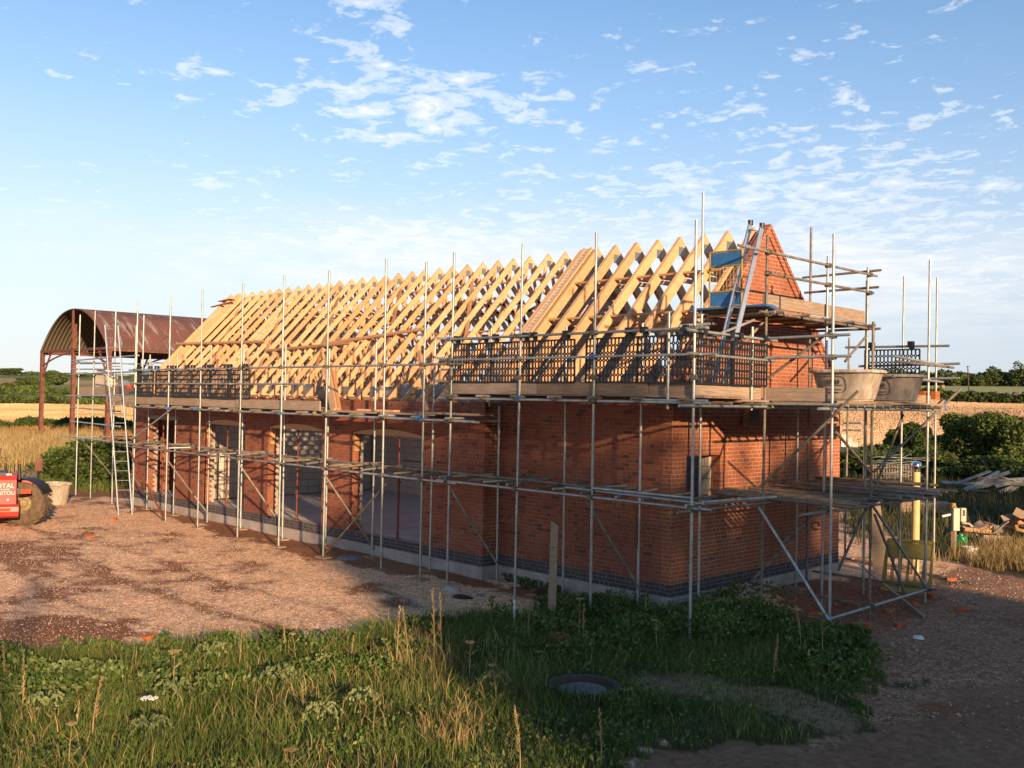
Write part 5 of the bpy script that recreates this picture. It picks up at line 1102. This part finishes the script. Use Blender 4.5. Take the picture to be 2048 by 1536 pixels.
# left: long dry grass, brambles
P = P2([(-300,958),(0,952),(110,962),(150,940),(160,905),(200,885),(-350,872)]); x, y = scatter(P, 52000, 1.0); blades('tall_dry_grass', x, y, .5+.6*RNG.random(len(x)), .012+.01*RNG.random(len(x)), M['dry'], .25, 'tall pale dry grass beyond the yard at the left'); x, y = scatter(P, 16000, 1.0); blades('tall_grass', x, y, .4+.4*RNG.random(len(x)), .012+.01*RNG.random(len(x)), M['blade'], .25, 'green grass mixed into the tall dry grass')
for i, (u, d, rx, h) in enumerate(((165,44,2.0,1.7),(205,42,1.8,1.95),(240,42,1.7,1.9),(130,47,1.8,1.1))):
    xx, yy = at_px(u, 0, d); bush(xx, yy, rx, rx, h, ('bramble bush behind the left scaffold bay', 'taller dark bush behind the foot of the long ladder', 'dark bush against the far corner of the barn', 'low sprawling bramble at the edge of the dry grass')[i], 9000, .09, M['hedgeleaf'] if i != 1 else M['leaf'], 'bramble')
x, y = scatter(P2([(60,975),(200,985),(262,968),(262,940),(80,945)]), 14000, .5); blades('grass', x, y, .15+.35*RNG.random(len(x)), .009+0*x, M['blade'], .3, 'green verge under the brambles at the left')
# right: bank grass, shade put into its dark blade colour, hedge above
P = P2([(1690,1095),(1700,1010),(1720,960),(2300,900),(2300,1190),(2048,1150),(1940,1125),(1850,1105),(1800,1075)]); x, y = scatter(P, 60000, .8); d = np.hypot(x-CAM.x, y-CAM.y); k = d < 75; x, y, d = x[k], y[k], d[k]; blades('bank_grass', x, y, .15+.45*RNG.random(len(x)), .006+.0002*d, leafmat('bank_blade', [(.035,.045,.018), (.06,.07,.028), (.09,.085,.04), (.15,.12,.06)], big=.3), .3, 'rough grass on the bank behind the loading bay')
P = P2([(1880,1130),(2300,1180),(2300,1080),(1960,1100)]); x, y = scatter(P, 15000, .5); blades('dry_grass', x, y, .15+.35*RNG.random(len(x)), .006+0*x, M['dry'], .3, 'dry grass in front of the scrap heap')
for i, (u, d, r0, h, mt) in enumerate(((1910,70,2.4,3.4,'hedgeleaf'),(1985,68,2.9,3.7,'hedgeleaf'),(1945,69,2.3,3.6,'hedgeleaf'),(2040,66,2.0,3.0,'hedgeleaf'),(1835,66,1.3,2.9,'leaf'),(1800,72,1.0,2.3,'hedgeleaf'))):
    xx, yy = at_px(u, 0, d); bush(xx, yy, r0, r0, h, 'dense green hedge bush beyond the bank, ' + ('second from the right pole', 'second from the right edge', 'middle one', 'cut by the right edge of the picture', 'dark one right behind the bay poles', 'thin one seen between the bay poles')[i], 15000, .12, M[mt], 'hedge_bush', 'bush')
for i, (u, d) in enumerate(((1722,58),(1760,60),(1700,52),(1880,55),(1950,52),(2020,50))):
    xx, yy = at_px(u, 0, d); bush(xx, yy, 2.4, 2.0, 1.5, 'low scrub on the dark bank, ' + ('under the left bay poles', 'under the middle bay poles', 'beside the gable', 'below the hedge', 'above the grey planks', 'at the right edge')[i], 5000, .12, M['leafdark'], 'scrub', 'bush')
# hedgerows and far trees
def hedge(u0, u1, d0, d1, h, label, n, leaf, mt='farleaf', step=2.4, name='hedgerow'):
    x0, y0 = at_px(u0, 0, d0); x1, y1 = at_px(u1, 0, d1); L_ = math.hypot(x1-x0, y1-y0); B = []
    k = int(L_/step)+1
    for i in range(k):
        s = i/k; x = x0+(x1-x0)*s; y = y0+(y1-y0)*s; hh = h*(.7+.6*RNG.random()); B.append((x, y, gz(x, y)+hh*.45, step*.8, step*.7, hh*.55))
    o = foliage(name, B, n, leaf, M[mt], None, .6); return tag(o, label, 'hedge')
hedge(-120, 520, 205, 212, 1.6, 'long green hedge across the left fields just above the stubble', 14000, .4)
hedge(-120, 480, 295, 305, 2.0, 'thick bushy hedge line on the left hillside', 16000, .55)
hedge(-120, 480, 620, 640, 1.6, 'thin hedge on the skyline at the left', 9000, .9, step=4)
hedge(-120, 300, 98, 106, .9, 'low ragged hedge in front of the left stubble field', 9000, .35, 'leaf', 2.0)
hedge(1600, 2300, 250, 256, 2.6, 'dark hedge across the right field', 14000, .45)
for i, (u, d, h, cr, lab) in enumerate(((105,360,5.6,4.2,'round dark oak standing on the left hillside between the barn posts'), (55,350,3.4,4.0,'rounded tree left of the outer barn post'), (22,600,4.2,6.5,'flat topped tree on the left skyline'), (80,320,2.6,2.8,'small pale tree below the hillside oak'), (22,305,2.6,3,'bushy tree in the left hedge'), (160,590,3.2,5,'faint tree on the skyline right of the middle barn post'))):
    x, y = at_px(u, 0, d); tree(x, y, h, cr, lab, n=5000, leaf=.42, mat=M['farleaf'], low=.12)
rg = random.Random(12); us = list(range(1655, 2200, 10))
for i, u in enumerate(us):
    x, y = at_px(u+rg.uniform(-5,5), 0, 640+rg.uniform(-25,25)); tree(x, y, rg.uniform(8,12)*(1.35 if u > 2030 else 1), rg.uniform(5,7.5), 'one of the row of dark trees on the right skyline', group='trees along the right skyline', n=1100, leaf=.85, mat=M['farleaf'], low=-.22, nb=12)
# stubble stalks stand in the far fields and catch the low sun
M['stub'] = leafmat('stubble_straw', [(.50,.34,.19), (.56,.39,.225)], big=.05, tr=.1)
def field(u0, u1, d0, d1, n, mat, lab, h=.28, wd=.05):
    u = u0+(u1-u0)*RNG.random(n); d = d0+(d1-d0)*RNG.random(n); rr = [ray(a, 800) for a in u]; hx = np.array([r.x for r in rr]); hy = np.array([r.y for r in rr]); hl = np.hypot(hx, hy)
    x = CAM.x+hx/hl*d; y = CAM.y+hy/hl*d; blades('stubble', x, y, h*(.6+.6*RNG.random(n)), wd+0*x, mat, .2, lab)
field(-60, 460, 107, 204, 80000, M['stub'], 'golden stubble field beyond the dutch barn', .16, .10); field(1660, 2110, 93, 250, 80000, leafmat('pink_straw', [(.52,.34,.225), (.57,.38,.26)], big=.03, tr=.1), 'golden stubble field beyond the right hedge', .16, .11)
field(-60, 460, 64, 100, 26000, leafmat('rust_grass', [(.28,.13,.06), (.36,.19,.08), (.30,.20,.09)], big=.2), 'rusty brown dry grass beyond the pale grass', .5, .03)
# telegraph pole and bales
x, y = at_px(1938, 0, 330); z = gz(x, y); tp = empty('telegraph_pole', (x, y, z), 'thin wooden telegraph pole standing on the right skyline', 'pole'); MB().tube((x, y, z-.5), (x-.5, y, z+8.6), .22, 8, .16).build('mast', M['bark'], tp); MB().beam((x-.5-.75*RT.x, y-.75*RT.y, z+8.4), (x-.5+.75*RT.x, y+.75*RT.y, z+8.4), .14, .14).build('crossarm', M['bark'], tp)
for k in (-.6, 0, .6): MB().tube((x-.5+k*RT.x, y+k*RT.y, z+8.45), (x-.5+k*RT.x, y+k*RT.y, z+8.75), .07, 6).build('insulator', M['white'], tp)
for i, (u, d, lab) in enumerate(((2037,300,'round bale in the right field near the picture edge'), (1885,420,'pale bale on the skyline right of the scaffold poles'), (1872,430,'pale bale touching the scaffold poles on the skyline'))):
    x, y = at_px(u, 0, d); z = gz(x, y); tag(MB().lathe(Vector((x, y, z+.75))-RT*.6, [(0,0),(.7,0),(.78,.06),(.78,1.1),(.7,1.2),(0,1.2)], 20, RT if i else FW).build('hay_bale', M['dry'] if i else M['bark'], None, True, org=(x, y, z)), lab, 'bale')

# ------------------------------------------------------------------ trees and a pole behind the camera that shade the yard
nv = Vector((.367, .930, 0))
def shade(t_, s): p = AS*t_+nv*s; return p.x, p.y
for i, (t_, s, h, cr) in enumerate(((-34,-1.9,13.2,3.1),(-36,1.0,12.6,2.6),(-31,-3.4,10.0,1.6),(-33,3.6,11.7,2.7),(-33,5.7,9.4,1.6),(-33,8.9,6.4,1.2))):
    x, y = shade(t_, s); tree(x, y, h, cr, ('tall broad tree', 'second tall tree', 'slim tree', 'small round tree', 'lower tree', 'lowest tree')[i] + ' standing behind the viewer', n=7000, leaf=.22, mat=M['leafdark'], low=.05, nb=40)
for i, (t_, s, h, cr) in enumerate(((-30,19,12.0,3.0),(-28,24,12.4,3.4),(-30,29,12.6,3.4),(-28,34,12.2,3.4),(-30,39,12.8,3.4))):  # tree row added out of view to throw shade on the right bank
    x, y = shade(t_, s); tree(x, y, h, cr, ('first', 'second', 'third', 'fourth', 'fifth')[i] + ' of the row of unseen trees added far to the right of the viewer to shade the bank', n=7000, leaf=.3, mat=M['leafdark'], low=.05, nb=40)
x, y = shade(-32, -10.4); MB_ = MB().tube((x, y, -.5), (x, y, 8.7), .14, 10, .11); tag(MB_.build('telegraph_pole', M['bark'], None, org=(x, y, GZ)), 'wooden pole standing behind the viewer', 'pole')
